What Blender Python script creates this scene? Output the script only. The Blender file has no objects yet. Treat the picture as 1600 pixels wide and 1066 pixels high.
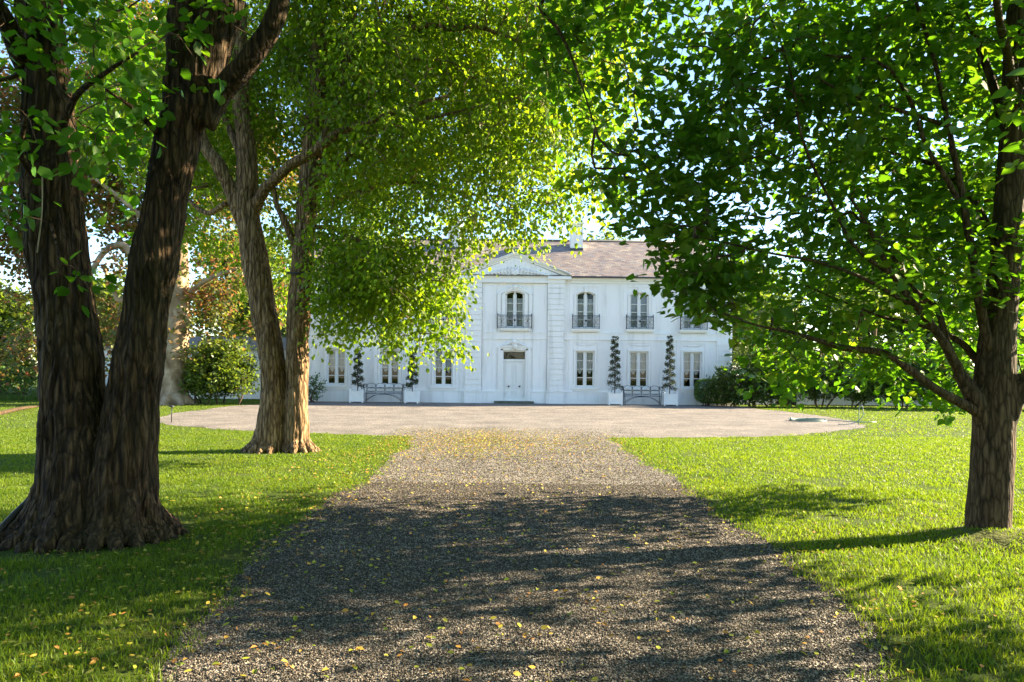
import bpy, math, random
import numpy as np
from mathutils import Vector, Matrix

rng = np.random.default_rng(7)
random.seed(7)
S = bpy.context.scene
COL = S.collection
PI = math.pi

# ------------------------------------------------------------------ camera geometry
FOC, CX, HY, ROLL, CAMZ = 1100.0, 800.0, 580.0, 0.0096, 1.6

def P(px, py, Y):
    dx, dy = px - CX, py - HY
    c, s = math.cos(ROLL), math.sin(ROLL)
    rx, ry = dx * c + dy * s, -dx * s + dy * c
    return np.array([rx / FOC * Y, Y, CAMZ - ry / FOC * Y])

def G(px, py):
    dx, dy = px - CX, py - HY
    ry = -dx * math.sin(ROLL) + dy * math.cos(ROLL)
    Y = CAMZ * FOC / ry
    p = P(px, py, Y); p[2] = 0
    return p

# ------------------------------------------------------------------ scene object helpers
def tag(o, label=None, cat=None, group=None, kind=None):
    if label: o['label'] = label
    if cat: o['category'] = cat
    if group: o['group'] = group
    if kind: o['kind'] = kind
    return o

def empty(name, loc=(0, 0, 0), rz=0.0):
    o = bpy.data.objects.new(name, None)
    o.empty_display_size = 0.2
    COL.objects.link(o)
    o.location = loc
    o.rotation_euler = (0, 0, rz)
    return o

def link(name, me, mat=None, parent=None, smooth=False):
    if mat:
        for m in (mat if isinstance(mat, (list, tuple)) else [mat]):
            me.materials.append(m)
    if smooth:
        me.polygons.foreach_set('use_smooth', np.ones(len(me.polygons), dtype=bool))
    o = bpy.data.objects.new(name, me)
    COL.objects.link(o)
    if parent is not None:
        o.parent = parent
    return o

def mesh_np(name, V, F):
    """V (n,3); F list of int arrays (m,k)"""
    me = bpy.data.meshes.new(name)
    V = np.asarray(V, dtype=np.float32)
    me.vertices.add(len(V))
    me.vertices.foreach_set('co', V.ravel())
    F = [np.asarray(f, dtype=np.int32) for f in F if len(f)]
    loops = np.concatenate([f.ravel() for f in F])
    tot = np.concatenate([np.full(len(f), f.shape[1], dtype=np.int32) for f in F])
    start = np.concatenate([[0], np.cumsum(tot)[:-1]]).astype(np.int32)
    me.loops.add(len(loops))
    me.loops.foreach_set('vertex_index', loops)
    me.polygons.add(len(tot))
    me.polygons.foreach_set('loop_start', start)
    me.update(calc_edges=True)
    return me

def copy_tree(o, parent=None):
    c = o.copy()
    COL.objects.link(c)
    if parent is not None:
        c.parent = parent
        c.matrix_parent_inverse = o.matrix_parent_inverse
    for ch in [x for x in bpy.data.objects if x.parent == o]:
        copy_tree(ch, c)
    return c

def resample(pts, n):
    """Catmull-Rom through pts (m,k) -> n samples"""
    pts = np.asarray(pts, float)
    m = len(pts)
    if m == 2:
        t = np.linspace(0, 1, n)[:, None]
        return pts[0] * (1 - t) + pts[1] * t
    e = np.vstack([2 * pts[0] - pts[1], pts, 2 * pts[-1] - pts[-2]])
    u = np.linspace(0, m - 1 - 1e-6, n)
    i = u.astype(int); f = (u - i)[:, None]
    p0, p1, p2, p3 = e[i], e[i + 1], e[i + 2], e[i + 3]
    return 0.5 * (2 * p1 + (p2 - p0) * f + (2 * p0 - 5 * p1 + 4 * p2 - p3) * f ** 2 + (3 * p1 - p0 - 3 * p2 + p3) * f ** 3)

class MB:
    """collects primitives into one mesh"""
    def __init__(self):
        self.v = []; self.f = []
    def add(self, V, F):
        b = len(self.v)
        self.v.extend([tuple(map(float, x)) for x in V])
        self.f.extend([tuple(int(i) + b for i in q) for q in F])
        return self
    def box(self, x0, x1, y0, y1, z0, z1):
        V = [(x, y, z) for z in (z0, z1) for y in (y0, y1) for x in (x0, x1)]
        return self.add(V, [(0, 2, 3, 1), (4, 5, 7, 6), (0, 1, 5, 4), (1, 3, 7, 5), (3, 2, 6, 7), (2, 0, 4, 6)])
    def prism(self, poly, y0, y1):
        """poly in XZ, extruded along Y"""
        n = len(poly)
        V = [(x, y0, z) for x, z in poly] + [(x, y1, z) for x, z in poly]
        F = [tuple(range(n)), tuple(range(2 * n - 1, n - 1, -1))]
        for i in range(n):
            j = (i + 1) % n
            F.append((i, i + n, j + n, j))
        return self.add(V, F)
    def tube(self, pts, r, seg=6, n=None, cap=True):
        pts = np.asarray(pts, float)
        rr = np.full(len(pts), r, float) if np.isscalar(r) else np.asarray(r, float)
        if n:
            q = resample(np.column_stack([pts, rr]), n)
            pts, rr = q[:, :3], q[:, 3]
        m = len(pts)
        T = np.gradient(pts, axis=0)
        T /= np.linalg.norm(T, axis=1)[:, None] + 1e-9
        a = np.array([0, 0, 1.0]) if abs(T[0][2]) < 0.9 else np.array([1.0, 0, 0])
        N = np.cross(T[0], a); N /= np.linalg.norm(N)
        V = []
        ang = np.linspace(0, 2 * PI, seg, endpoint=False)
        for i in range(m):
            N = N - T[i] * N.dot(T[i]); N /= np.linalg.norm(N) + 1e-9
            B = np.cross(T[i], N)
            V.extend(pts[i] + rr[i] * (np.cos(ang)[:, None] * N + np.sin(ang)[:, None] * B))
        F = []
        for i in range(m - 1):
            for k in range(seg):
                k2 = (k + 1) % seg
                F.append((i * seg + k, i * seg + k2, (i + 1) * seg + k2, (i + 1) * seg + k))
        if cap:
            F.append(tuple(range(seg - 1, -1, -1)))
            F.append(tuple(range((m - 1) * seg, m * seg)))
        return self.add(V, F)
    def ell(self, c, r, nu=10, nv=7):
        V = [(c[0], c[1], c[2] - r[2])]
        for j in range(1, nv):
            t = -PI / 2 + PI * j / nv
            for i in range(nu):
                a = 2 * PI * i / nu
                V.append((c[0] + r[0] * math.cos(t) * math.cos(a), c[1] + r[1] * math.cos(t) * math.sin(a), c[2] + r[2] * math.sin(t)))
        V.append((c[0], c[1], c[2] + r[2]))
        F = [(0, 1 + (i + 1) % nu, 1 + i) for i in range(nu)]
        for j in range(nv - 2):
            for i in range(nu):
                a, b = 1 + j * nu + i, 1 + j * nu + (i + 1) % nu
                F.append((a, b, b + nu, a + nu))
        top = len(V) - 1; o = 1 + (nv - 2) * nu
        F += [(o + i, o + (i + 1) % nu, top) for i in range(nu)]
        return self.add(V, F)
    def mesh(self, name):
        me = bpy.data.meshes.new(name)
        me.from_pydata(self.v, [], self.f)
        me.update()
        return me
    def build(self, name, mat, parent=None, smooth=False):
        return link(name, self.mesh(name), mat, parent, smooth)

# ------------------------------------------------------------------ numpy noise
def _h(i):
    n = (i[..., 0].astype(np.int64) * 374761393 + i[..., 1].astype(np.int64) * 668265263 + i[..., 2].astype(np.int64) * 2147483647) & 0xffffffff
    n = ((n ^ (n >> 13)) * 1274126177) & 0xffffffff
    n = (n ^ (n >> 16)) & 0xffff
    return n / 65535.0

def vnoise(p):
    p = np.asarray(p, float)
    i = np.floor(p); f = p - i
    f = f * f * (3 - 2 * f)
    out = 0
    for dx in (0, 1):
        for dy in (0, 1):
            for dz in (0, 1):
                w = (f[..., 0] if dx else 1 - f[..., 0]) * (f[..., 1] if dy else 1 - f[..., 1]) * (f[..., 2] if dz else 1 - f[..., 2])
                out = out + w * _h(i + np.array([dx, dy, dz]))
    return out

def fbm(p, o=3):
    a, s, t = 0, 1.0, 0
    for k in range(o):
        a = a + s * vnoise(p * 2 ** k + 17.3 * k); t += s; s *= 0.5
    return a / t

# ------------------------------------------------------------------ materials
def new_mat(name):
    m = bpy.data.materials.new(name)
    m.use_nodes = True
    nt = m.node_tree
    nt.nodes.clear()
    out = nt.nodes.new('ShaderNodeOutputMaterial')
    return m, nt, out

def N(nt, typ, **kw):
    n = nt.nodes.new('ShaderNode' + typ)
    for k, v in kw.items():
        if k.startswith('i_'):
            n.inputs[k[2:].replace('_', ' ')].default_value = v
        else:
            setattr(n, k, v)
    return n

def ramp(nt, stops, interp='LINEAR'):
    n = nt.nodes.new('ShaderNodeValToRGB')
    cr = n.color_ramp
    cr.interpolation = interp
    while len(cr.elements) < len(stops):
        cr.elements.new(0.5)
    for e, (p, c) in zip(cr.elements, stops):
        e.position = p
        e.color = (*c, 1) if len(c) == 3 else c
    return n

def L(nt, a, b):
    nt.links.new(a, b)

def simple(name, color, rough=0.6, metallic=0.0, spec=0.4, var=0.0, scale=3.0, bump=0.0, bscale=60.0):
    m, nt, out = new_mat(name)
    b = N(nt, 'BsdfPrincipled')
    b.inputs['Roughness'].default_value = rough
    b.inputs['Metallic'].default_value = metallic
    b.inputs['Specular IOR Level'].default_value = spec
    b.inputs['Base Color'].default_value = (*color, 1)
    tc = N(nt, 'TexCoord')
    if var:
        n = N(nt, 'TexNoise'); n.inputs['Scale'].default_value = scale; n.inputs['Detail'].default_value = 5
        L(nt, tc.outputs['Object'], n.inputs['Vector'])
        c = np.array(color)
        r = ramp(nt, [(0.3, tuple(np.clip(c * (1 - var), 0, 1))), (0.7, tuple(np.clip(c * (1 + var), 0, 1)))])
        L(nt, n.outputs['Fac'], r.inputs['Fac']); L(nt, r.outputs['Color'], b.inputs['Base Color'])
    if bump:
        n2 = N(nt, 'TexNoise'); n2.inputs['Scale'].default_value = bscale; n2.inputs['Detail'].default_value = 3
        L(nt, tc.outputs['Object'], n2.inputs['Vector'])
        bp = N(nt, 'Bump'); bp.inputs['Strength'].default_value = bump; bp.inputs['Distance'].default_value = 0.02
        L(nt, n2.outputs['Fac'], bp.inputs['Height']); L(nt, bp.outputs['Normal'], b.inputs['Normal'])
    L(nt, b.outputs['BSDF'], out.inputs['Surface'])
    return m

def leaf_mat(name, stops, tcol, tfac=0.5, rough=0.45, spec=0.35, clump=0.6, cscale=1.3, tstops=None):
    """leaf: reflecting + translucent; colour differs from leaf to leaf (per island) and from bough to bough"""
    m, nt, out = new_mat(name)
    g = N(nt, 'NewGeometry')
    tc = N(nt, 'TexCoord')
    ns = N(nt, 'TexNoise'); ns.inputs['Scale'].default_value = cscale; ns.inputs['Detail'].default_value = 2
    L(nt, tc.outputs['Object'], ns.inputs['Vector'])
    mx = N(nt, 'Mix'); mx.data_type = 'FLOAT'; mx.inputs[0].default_value = clump
    L(nt, g.outputs['Random Per Island'], mx.inputs[2]); L(nt, ns.outputs['Fac'], mx.inputs[3])
    r = ramp(nt, stops)
    L(nt, mx.outputs[0], r.inputs['Fac'])
    b = N(nt, 'BsdfPrincipled')
    b.inputs['Roughness'].default_value = rough
    b.inputs['Specular IOR Level'].default_value = spec
    L(nt, r.outputs['Color'], b.inputs['Base Color'])
    t = N(nt, 'BsdfTranslucent')
    if tstops:
        r2 = ramp(nt, tstops)
        L(nt, mx.outputs[0], r2.inputs['Fac']); L(nt, r2.outputs['Color'], t.inputs['Color'])
    else:
        t.inputs['Color'].default_value = (*tcol, 1)
    ms = N(nt, 'MixShader'); ms.inputs[0].default_value = tfac
    L(nt, b.outputs['BSDF'], ms.inputs[1]); L(nt, t.outputs['BSDF'], ms.inputs[2])
    L(nt, ms.outputs['Shader'], out.inputs['Surface'])
    return m

def bark_mat(name, c0, c1, c2, sx=16, sz=2.2, bump=0.9, patch=None, dist=0.03, fissure=0.85):
    m, nt, out = new_mat(name)
    tc = N(nt, 'TexCoord')
    mp = N(nt, 'Mapping'); mp.inputs['Scale'].default_value = (sx, sx, sz)
    L(nt, tc.outputs['Object'], mp.inputs['Vector'])
    n1 = N(nt, 'TexNoise'); n1.inputs['Scale'].default_value = 1.0; n1.inputs['Detail'].default_value = 6; n1.inputs['Roughness'].default_value = 0.62; n1.inputs['Distortion'].default_value = 0.4
    L(nt, mp.outputs['Vector'], n1.inputs['Vector'])
    r = ramp(nt, [(0.34, c0), (0.5, c1), (0.66, c2)])
    L(nt, n1.outputs['Fac'], r.inputs['Fac'])
    n2 = N(nt, 'TexNoise'); n2.inputs['Scale'].default_value = 1.1; n2.inputs['Detail'].default_value = 4
    L(nt, tc.outputs['Object'], n2.inputs['Vector'])
    mp2 = N(nt, 'Mapping'); mp2.inputs['Scale'].default_value = (sx * .62, sx * .62, sz * 1.5); L(nt, tc.outputs['Object'], mp2.inputs['Vector'])
    dn = N(nt, 'TexNoise'); dn.inputs['Scale'].default_value = 1.3; dn.inputs['Detail'].default_value = 3; L(nt, mp2.outputs[0], dn.inputs['Vector'])
    dm = N(nt, 'Mix'); dm.data_type = 'VECTOR'; dm.inputs[0].default_value = .55; L(nt, mp2.outputs[0], dm.inputs[4]); 
    ad = N(nt, 'VectorMath'); ad.operation = 'ADD'; L(nt, mp2.outputs[0], ad.inputs[0]); L(nt, dn.outputs['Color'], ad.inputs[1]); L(nt, ad.outputs[0], dm.inputs[5])
    vo = N(nt, 'TexVoronoi'); vo.feature = 'DISTANCE_TO_EDGE'; vo.inputs['Scale'].default_value = 1.0; L(nt, dm.outputs[1], vo.inputs['Vector'])
    vr = ramp(nt, [(0.0, (0.22, 0.20, 0.18)), (0.10, (0.70, 0.68, 0.66)), (0.22, (1, 1, 1))]); L(nt, vo.outputs['Distance'], vr.inputs['Fac'])
    vm = N(nt, 'Mix'); vm.data_type = 'RGBA'; vm.blend_type = 'MULTIPLY'; vm.inputs[0].default_value = fissure
    L(nt, r.outputs['Color'], vm.inputs[6]); L(nt, vr.outputs['Color'], vm.inputs[7])
    col = vm.outputs[2]
    pc = patch or tuple(0.75 * np.array(c1) + np.array([0.0, 0.012, 0.0]))
    r2 = ramp(nt, [(0.48, (0, 0, 0)), (0.62, (1, 1, 1))])
    L(nt, n2.outputs['Fac'], r2.inputs['Fac'])
    mx = N(nt, 'Mix'); mx.data_type = 'RGBA'
    f = N(nt, 'Math'); f.operation = 'MULTIPLY'; f.inputs[1].default_value = 0.3
    L(nt, r2.outputs['Color'], f.inputs[0]); L(nt, f.outputs[0], mx.inputs[0])
    L(nt, col, mx.inputs[6]); mx.inputs[7].default_value = (*pc, 1)
    b = N(nt, 'BsdfPrincipled'); b.inputs['Roughness'].default_value = 0.85; b.inputs['Specular IOR Level'].default_value = 0.2
    L(nt, mx.outputs[2], b.inputs['Base Color'])
    bp = N(nt, 'Bump'); bp.inputs['Strength'].default_value = bump; bp.inputs['Distance'].default_value = dist
    vb = ramp(nt, [(0.0, (0, 0, 0)), (0.25, (1, 1, 1))]); L(nt, vo.outputs['Distance'], vb.inputs['Fac'])
    hs_ = N(nt, 'Math'); hs_.operation = 'MULTIPLY_ADD'; L(nt, vb.outputs['Color'], hs_.inputs[0]); hs_.inputs[1].default_value = .7 * fissure; L(nt, n1.outputs['Fac'], hs_.inputs[2])
    L(nt, hs_.outputs[0], bp.inputs['Height']); L(nt, bp.outputs['Normal'], b.inputs['Normal'])
    L(nt, b.outputs['BSDF'], out.inputs['Surface'])
    return m

M = {}
def stucco_mat():
    m, nt, out = new_mat('white_stucco')
    tc = N(nt, 'TexCoord')
    mp = N(nt, 'Mapping'); mp.inputs['Scale'].default_value = (3.0, 3.0, .35); L(nt, tc.outputs['Object'], mp.inputs['Vector'])
    n = N(nt, 'TexNoise'); n.inputs['Scale'].default_value = 1.0; n.inputs['Detail'].default_value = 6; n.inputs['Roughness'].default_value = .65; L(nt, mp.outputs[0], n.inputs['Vector'])
    r = ramp(nt, [(.32, (.70, .70, .68)), (.48, (.83, .83, .82)), (.7, (.86, .86, .855))]); L(nt, n.outputs['Fac'], r.inputs['Fac'])
    b = N(nt, 'BsdfPrincipled'); b.inputs['Roughness'].default_value = .75; b.inputs['Specular IOR Level'].default_value = .2
    L(nt, r.outputs['Color'], b.inputs['Base Color'])
    n2 = N(nt, 'TexNoise'); n2.inputs['Scale'].default_value = 30; n2.inputs['Detail'].default_value = 4; L(nt, tc.outputs['Object'], n2.inputs['Vector'])
    bp = N(nt, 'Bump'); bp.inputs['Strength'].default_value = .15; bp.inputs['Distance'].default_value = .02
    L(nt, n2.outputs['Fac'], bp.inputs['Height']); L(nt, bp.outputs['Normal'], b.inputs['Normal'])
    L(nt, b.outputs['BSDF'], out.inputs['Surface'])
    return m
M['stucco'] = stucco_mat()
M['trim'] = simple('white_trim_paint', (0.82, 0.82, 0.80), 0.5, spec=0.35, var=0.02, scale=4)
M['frame'] = simple('window_paint', (0.72, 0.73, 0.72), 0.45, var=0.03)
M['doorp'] = simple('door_paint', (0.80, 0.81, 0.80), 0.4, var=0.02)
M['iron'] = simple('black_iron', (0.025, 0.028, 0.035), 0.45, metallic=0.3)
M['gutter'] = simple('dark_gutter', (0.06, 0.065, 0.075), 0.5)
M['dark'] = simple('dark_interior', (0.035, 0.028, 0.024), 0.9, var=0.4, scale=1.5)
M['curtain'] = simple('curtain_cloth', (0.60, 0.63, 0.65), 0.9, var=0.12, scale=9)
M['brass'] = simple('dark_brass', (0.05, 0.05, 0.06), 0.35, metallic=0.8)
M['step'] = simple('weathered_step', (0.10, 0.11, 0.08), 0.85, var=0.3, scale=6)
M['soil'] = simple('planter_soil', (0.05, 0.035, 0.025), 0.95, var=0.4, scale=20, bump=0.5)
M['hose'] = simple('grey_green_hose', (0.16, 0.24, 0.21), 0.45, var=0.1)
M['rod'] = simple('dark_rod', (0.03, 0.025, 0.022), 0.6)
M['rope'] = simple('pale_twine', (0.42, 0.34, 0.25), 0.9)

def glass_mat():
    m, nt, out = new_mat('window_glass')
    gl = N(nt, 'BsdfGlossy'); gl.inputs['Roughness'].default_value = 0.02
    tr = N(nt, 'BsdfTransparent'); tr.inputs['Color'].default_value = (0.9, 0.92, 0.93, 1)
    fr = N(nt, 'Fresnel'); fr.inputs['IOR'].default_value = 1.55
    ms = N(nt, 'MixShader')
    L(nt, fr.outputs[0], ms.inputs[0]); L(nt, tr.outputs[0], ms.inputs[1]); L(nt, gl.outputs[0], ms.inputs[2])
    L(nt, ms.outputs[0], out.inputs['Surface'])
    return m
M['glass'] = glass_mat()
M['screen'] = simple('grey_blind', (0.44, 0.48, 0.54), 0.8, var=0.06, scale=6)

def slate_mat():
    m, nt, out = new_mat('mixed_slate')
    uv = N(nt, 'UVMap')
    br = N(nt, 'TexBrick')
    br.inputs['Scale'].default_value = 1.0
    br.inputs['Brick Width'].default_value = 0.26; br.inputs['Row Height'].default_value = 0.155
    br.inputs['Mortar Size'].default_value = 0.008; br.inputs['Bias'].default_value = 0.0
    br.inputs['Color1'].default_value = (0, 0, 0, 1); br.inputs['Color2'].default_value = (1, 1, 1, 1); br.inputs['Mortar'].default_value = (0.5, 0.5, 0.5, 1)
    br.offset = 0.5
    L(nt, uv.outputs[0], br.inputs['Vector'])
    n = N(nt, 'TexNoise'); n.inputs['Scale'].default_value = 0.9; n.inputs['Detail'].default_value = 3
    L(nt, uv.outputs[0], n.inputs['Vector'])
    mx = N(nt, 'Mix'); mx.data_type = 'FLOAT'; mx.inputs[0].default_value = 0.3
    L(nt, br.outputs['Color'], mx.inputs[2]); L(nt, n.outputs['Fac'], mx.inputs[3])
    r = ramp(nt, [(0.12, (0.09, 0.078, 0.08)), (0.32, (0.17, 0.135, 0.118)), (0.5, (0.23, 0.175, 0.14)), (0.68, (0.14, 0.135, 0.14)), (0.88, (0.30, 0.25, 0.19))])
    L(nt, mx.outputs[0], r.inputs['Fac'])
    b = N(nt, 'BsdfPrincipled'); b.inputs['Roughness'].default_value = 0.6
    mm = N(nt, 'Mix'); mm.data_type = 'RGBA'; L(nt, br.outputs['Fac'], mm.inputs[0]); L(nt, r.outputs['Color'], mm.inputs[6]); mm.inputs[7].default_value = (0.07, 0.06, 0.06, 1)
    L(nt, mm.outputs[2], b.inputs['Base Color'])
    bp = N(nt, 'Bump'); bp.inputs['Strength'].default_value = 0.6; bp.inputs['Distance'].default_value = 0.02
    L(nt, mx.outputs[0], bp.inputs['Height']); L(nt, bp.outputs['Normal'], b.inputs['Normal'])
    L(nt, b.outputs['BSDF'], out.inputs['Surface'])
    return m
M['slate'] = slate_mat()

def gravel_mat():
    m, nt, out = new_mat('gravel')
    tc = N(nt, 'TexCoord')
    v = N(nt, 'TexVoronoi'); v.inputs['Scale'].default_value = 75
    L(nt, tc.outputs['Object'], v.inputs['Vector'])
    sp = N(nt, 'SeparateColor'); L(nt, v.outputs['Color'], sp.inputs[0])
    r = ramp(nt, [(0.0, (0.06, 0.054, 0.05)), (0.35, (0.16, 0.142, 0.13)), (0.7, (0.27, 0.244, 0.215)), (1.0, (0.44, 0.40, 0.35))])
    L(nt, sp.outputs[0], r.inputs['Fac'])
    n = N(nt, 'TexNoise'); n.inputs['Scale'].default_value = 0.9; n.inputs['Detail'].default_value = 6; n.inputs['Roughness'].default_value = 0.65
    L(nt, tc.outputs['Object'], n.inputs['Vector'])
    r2 = ramp(nt, [(0.30, (0.55, 0.55, 0.56)), (0.5, (0.82, 0.82, 0.82)), (0.70, (1.12, 1.10, 1.08))])
    L(nt, n.outputs['Fac'], r2.inputs['Fac'])
    mu = N(nt, 'Mix'); mu.data_type = 'RGBA'; mu.blend_type = 'MULTIPLY'; mu.inputs[0].default_value = 1
    L(nt, r.outputs['Color'], mu.inputs[6]); L(nt, r2.outputs['Color'], mu.inputs[7])
    b = N(nt, 'BsdfPrincipled'); b.inputs['Roughness'].default_value = 0.85; b.inputs['Specular IOR Level'].default_value = 0.2
    L(nt, mu.outputs[2], b.inputs['Base Color'])
    bp = N(nt, 'Bump'); bp.inputs['Strength'].default_value = 0.8; bp.inputs['Distance'].default_value = 0.012; bp.invert = True
    L(nt, v.outputs['Distance'], bp.inputs['Height'])
    n3 = N(nt, 'TexNoise'); n3.inputs['Scale'].default_value = 9; n3.inputs['Detail'].default_value = 5
    L(nt, tc.outputs['Object'], n3.inputs['Vector'])
    bp2 = N(nt, 'Bump'); bp2.inputs['Strength'].default_value = 0.5; bp2.inputs['Distance'].default_value = 0.03
    L(nt, n3.outputs['Fac'], bp2.inputs['Height']); L(nt, bp.outputs['Normal'], bp2.inputs['Normal'])
    L(nt, bp2.outputs['Normal'], b.inputs['Normal'])
    L(nt, b.outputs['BSDF'], out.inputs['Surface'])
    return m
M['gravel'] = gravel_mat()

def stones_mat():
    m, nt, out = new_mat('gravel_stones')
    g = N(nt, 'NewGeometry')
    r = ramp(nt, [(0.0, (0.014, 0.0115, 0.009)), (0.5, (0.038, 0.030, 0.023)), (0.83, (0.098, 0.078, 0.060)), (1.0, (0.32, 0.26, 0.205))])  # darker than the sheet: the near drive's shade is put into stone colour
    L(nt, g.outputs['Random Per Island'], r.inputs['Fac'])
    b = N(nt, 'BsdfPrincipled'); b.inputs['Roughness'].default_value = 0.8
    L(nt, r.outputs['Color'], b.inputs['Base Color']); L(nt, b.outputs['BSDF'], out.inputs['Surface'])
    return m
M['stones'] = stones_mat()

def lawn_mat():
    m, nt, out = new_mat('lawn_ground')
    tc = N(nt, 'TexCoord')
    n = N(nt, 'TexNoise'); n.inputs['Scale'].default_value = 40; n.inputs['Detail'].default_value = 6; n.inputs['Roughness'].default_value = 0.7
    L(nt, tc.outputs['Object'], n.inputs['Vector'])
    r = ramp(nt, [(0.3, (0.035, 0.06, 0.012)), (0.55, (0.075, 0.115, 0.018)), (0.75, (0.12, 0.15, 0.03))])
    L(nt, n.outputs['Fac'], r.inputs['Fac'])
    n2 = N(nt, 'TexNoise'); n2.inputs['Scale'].default_value = 0.6; n2.inputs['Detail'].default_value = 4
    L(nt, tc.outputs['Object'], n2.inputs['Vector'])
    r2 = ramp(nt, [(0.55, (0, 0, 0)), (0.75, (1, 1, 1))]); L(nt, n2.outputs['Fac'], r2.inputs['Fac'])
    f = N(nt, 'Math'); f.operation = 'MULTIPLY'; f.inputs[1].default_value = 0.6; L(nt, r2.outputs['Color'], f.inputs[0])
    mx = N(nt, 'Mix'); mx.data_type = 'RGBA'; L(nt, f.outputs[0], mx.inputs[0]); L(nt, r.outputs['Color'], mx.inputs[6]); mx.inputs[7].default_value = (0.10, 0.075, 0.03, 1)
    b = N(nt, 'BsdfPrincipled'); b.inputs['Roughness'].default_value = 0.9; b.inputs['Specular IOR Level'].default_value = 0.1
    L(nt, mx.outputs[2], b.inputs['Base Color'])
    bp = N(nt, 'Bump'); bp.inputs['Strength'].default_value = 1.0; bp.inputs['Distance'].default_value = 0.05
    L(nt, n.outputs['Fac'], bp.inputs['Height']); L(nt, bp.outputs['Normal'], b.inputs['Normal'])
    L(nt, b.outputs['BSDF'], out.inputs['Surface'])
    return m
M['lawn'] = lawn_mat()
M['grass'] = leaf_mat('grass_blades', [(0.25, (0.05, 0.10, 0.009)), (0.5, (0.085, 0.14, 0.010)), (0.75, (0.12, 0.165, 0.013)), (1.0, (0.24, 0.19, 0.06))], None, 0.45, 0.5, 0.25, clump=0.6, cscale=1.1,
                      tstops=[(0.25, (0.13, 0.24, 0.008)), (0.5, (0.22, 0.325, 0.009)), (0.75, (0.28, 0.36, 0.012)), (1.0, (0.40, 0.36, 0.05))])
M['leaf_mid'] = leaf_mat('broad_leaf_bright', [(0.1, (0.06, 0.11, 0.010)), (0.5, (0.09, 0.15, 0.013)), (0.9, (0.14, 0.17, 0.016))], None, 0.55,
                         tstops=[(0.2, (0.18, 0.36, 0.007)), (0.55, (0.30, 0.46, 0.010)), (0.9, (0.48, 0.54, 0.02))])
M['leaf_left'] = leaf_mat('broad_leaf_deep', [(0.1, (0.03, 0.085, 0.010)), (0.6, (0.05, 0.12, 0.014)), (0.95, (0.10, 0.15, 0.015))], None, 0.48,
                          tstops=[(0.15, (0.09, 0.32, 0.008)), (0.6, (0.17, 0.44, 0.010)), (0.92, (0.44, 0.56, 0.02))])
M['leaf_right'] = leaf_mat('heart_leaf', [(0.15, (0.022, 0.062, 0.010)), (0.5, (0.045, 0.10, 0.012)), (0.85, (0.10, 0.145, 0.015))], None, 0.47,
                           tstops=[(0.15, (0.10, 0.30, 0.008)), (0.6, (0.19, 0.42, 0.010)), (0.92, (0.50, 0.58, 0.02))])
M['leaf_copper'] = leaf_mat('copper_leaf', [(0.2, (0.05, 0.08, 0.015)), (0.55, (0.09, 0.11, 0.02)), (0.66, (0.19, 0.09, 0.035)), (0.9, (0.26, 0.11, 0.05))], None, 0.4, clump=0.6, cscale=0.45,
                            tstops=[(0.2, (0.16, 0.26, 0.02)), (0.55, (0.30, 0.28, 0.03)), (0.65, (0.42, 0.16, 0.05)), (0.9, (0.5, 0.18, 0.08))])
M['leaf_shrub'] = leaf_mat('glossy_shrub_leaf', [(0.1, (0.025, 0.055, 0.012)), (0.6, (0.05, 0.09, 0.018)), (0.95, (0.10, 0.13, 0.03))], None, 0.3, 0.35, 0.5,
                           tstops=[(0.1, (0.08, 0.18, 0.015)), (0.9, (0.28, 0.36, 0.03))])
M['leaf_sunny'] = leaf_mat('light_shrub_leaf', [(0.1, (0.05, 0.09, 0.018)), (0.6, (0.09, 0.14, 0.022)), (0.95, (0.17, 0.19, 0.04))], None, 0.35, 0.4, 0.4,
                           tstops=[(0.1, (0.14, 0.28, 0.015)), (0.9, (0.42, 0.48, 0.04))])
M['leaf_hedge'] = leaf_mat('hedge_leaf', [(0.1, (0.035, 0.085, 0.015)), (0.9, (0.07, 0.15, 0.02))], None, 0.3, tstops=[(0, (0.08, 0.2, 0.02)), (1, (0.2, 0.36, 0.03))])
M['leaf_topiary'] = leaf_mat('topiary_leaf', [(0.1, (0.03, 0.045, 0.015)), (0.7, (0.06, 0.07, 0.025)), (1.0, (0.12, 0.08, 0.04))], None, 0.25, tstops=[(0, (0.08, 0.12, 0.02)), (1, (0.2, 0.2, 0.05))])
M['leaf_far'] = leaf_mat('far_leaf', [(0.1, (0.045, 0.075, 0.02)), (0.9, (0.09, 0.13, 0.025))], None, 0.4, tstops=[(0, (0.14, 0.28, 0.015)), (1, (0.34, 0.42, 0.03))])
M['litter'] = leaf_mat('dropped_leaf', [(0.1, (0.16, 0.22, 0.03)), (0.35, (0.30, 0.32, 0.04)), (0.6, (0.48, 0.36, 0.06)), (0.8, (0.46, 0.22, 0.06)), (1.0, (0.20, 0.10, 0.05))], (0.3, 0.25, 0.04), 0.2, 0.6, 0.2, clump=0.1)
M['moss'] = simple('mossy_soil', (0.085, 0.095, 0.025), 0.95, spec=0.1, var=0.6, scale=7, bump=1.0, bscale=30)
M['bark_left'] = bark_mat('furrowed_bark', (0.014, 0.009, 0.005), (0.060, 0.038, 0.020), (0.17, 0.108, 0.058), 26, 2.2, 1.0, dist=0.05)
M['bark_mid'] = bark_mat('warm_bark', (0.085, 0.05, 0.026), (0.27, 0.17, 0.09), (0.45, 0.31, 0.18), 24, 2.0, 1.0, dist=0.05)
M['bark_right'] = bark_mat('grey_bark', (0.032, 0.020, 0.012), (0.085, 0.055, 0.033), (0.16, 0.108, 0.066), 34, 3.2, 0.8, dist=0.015)
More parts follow.
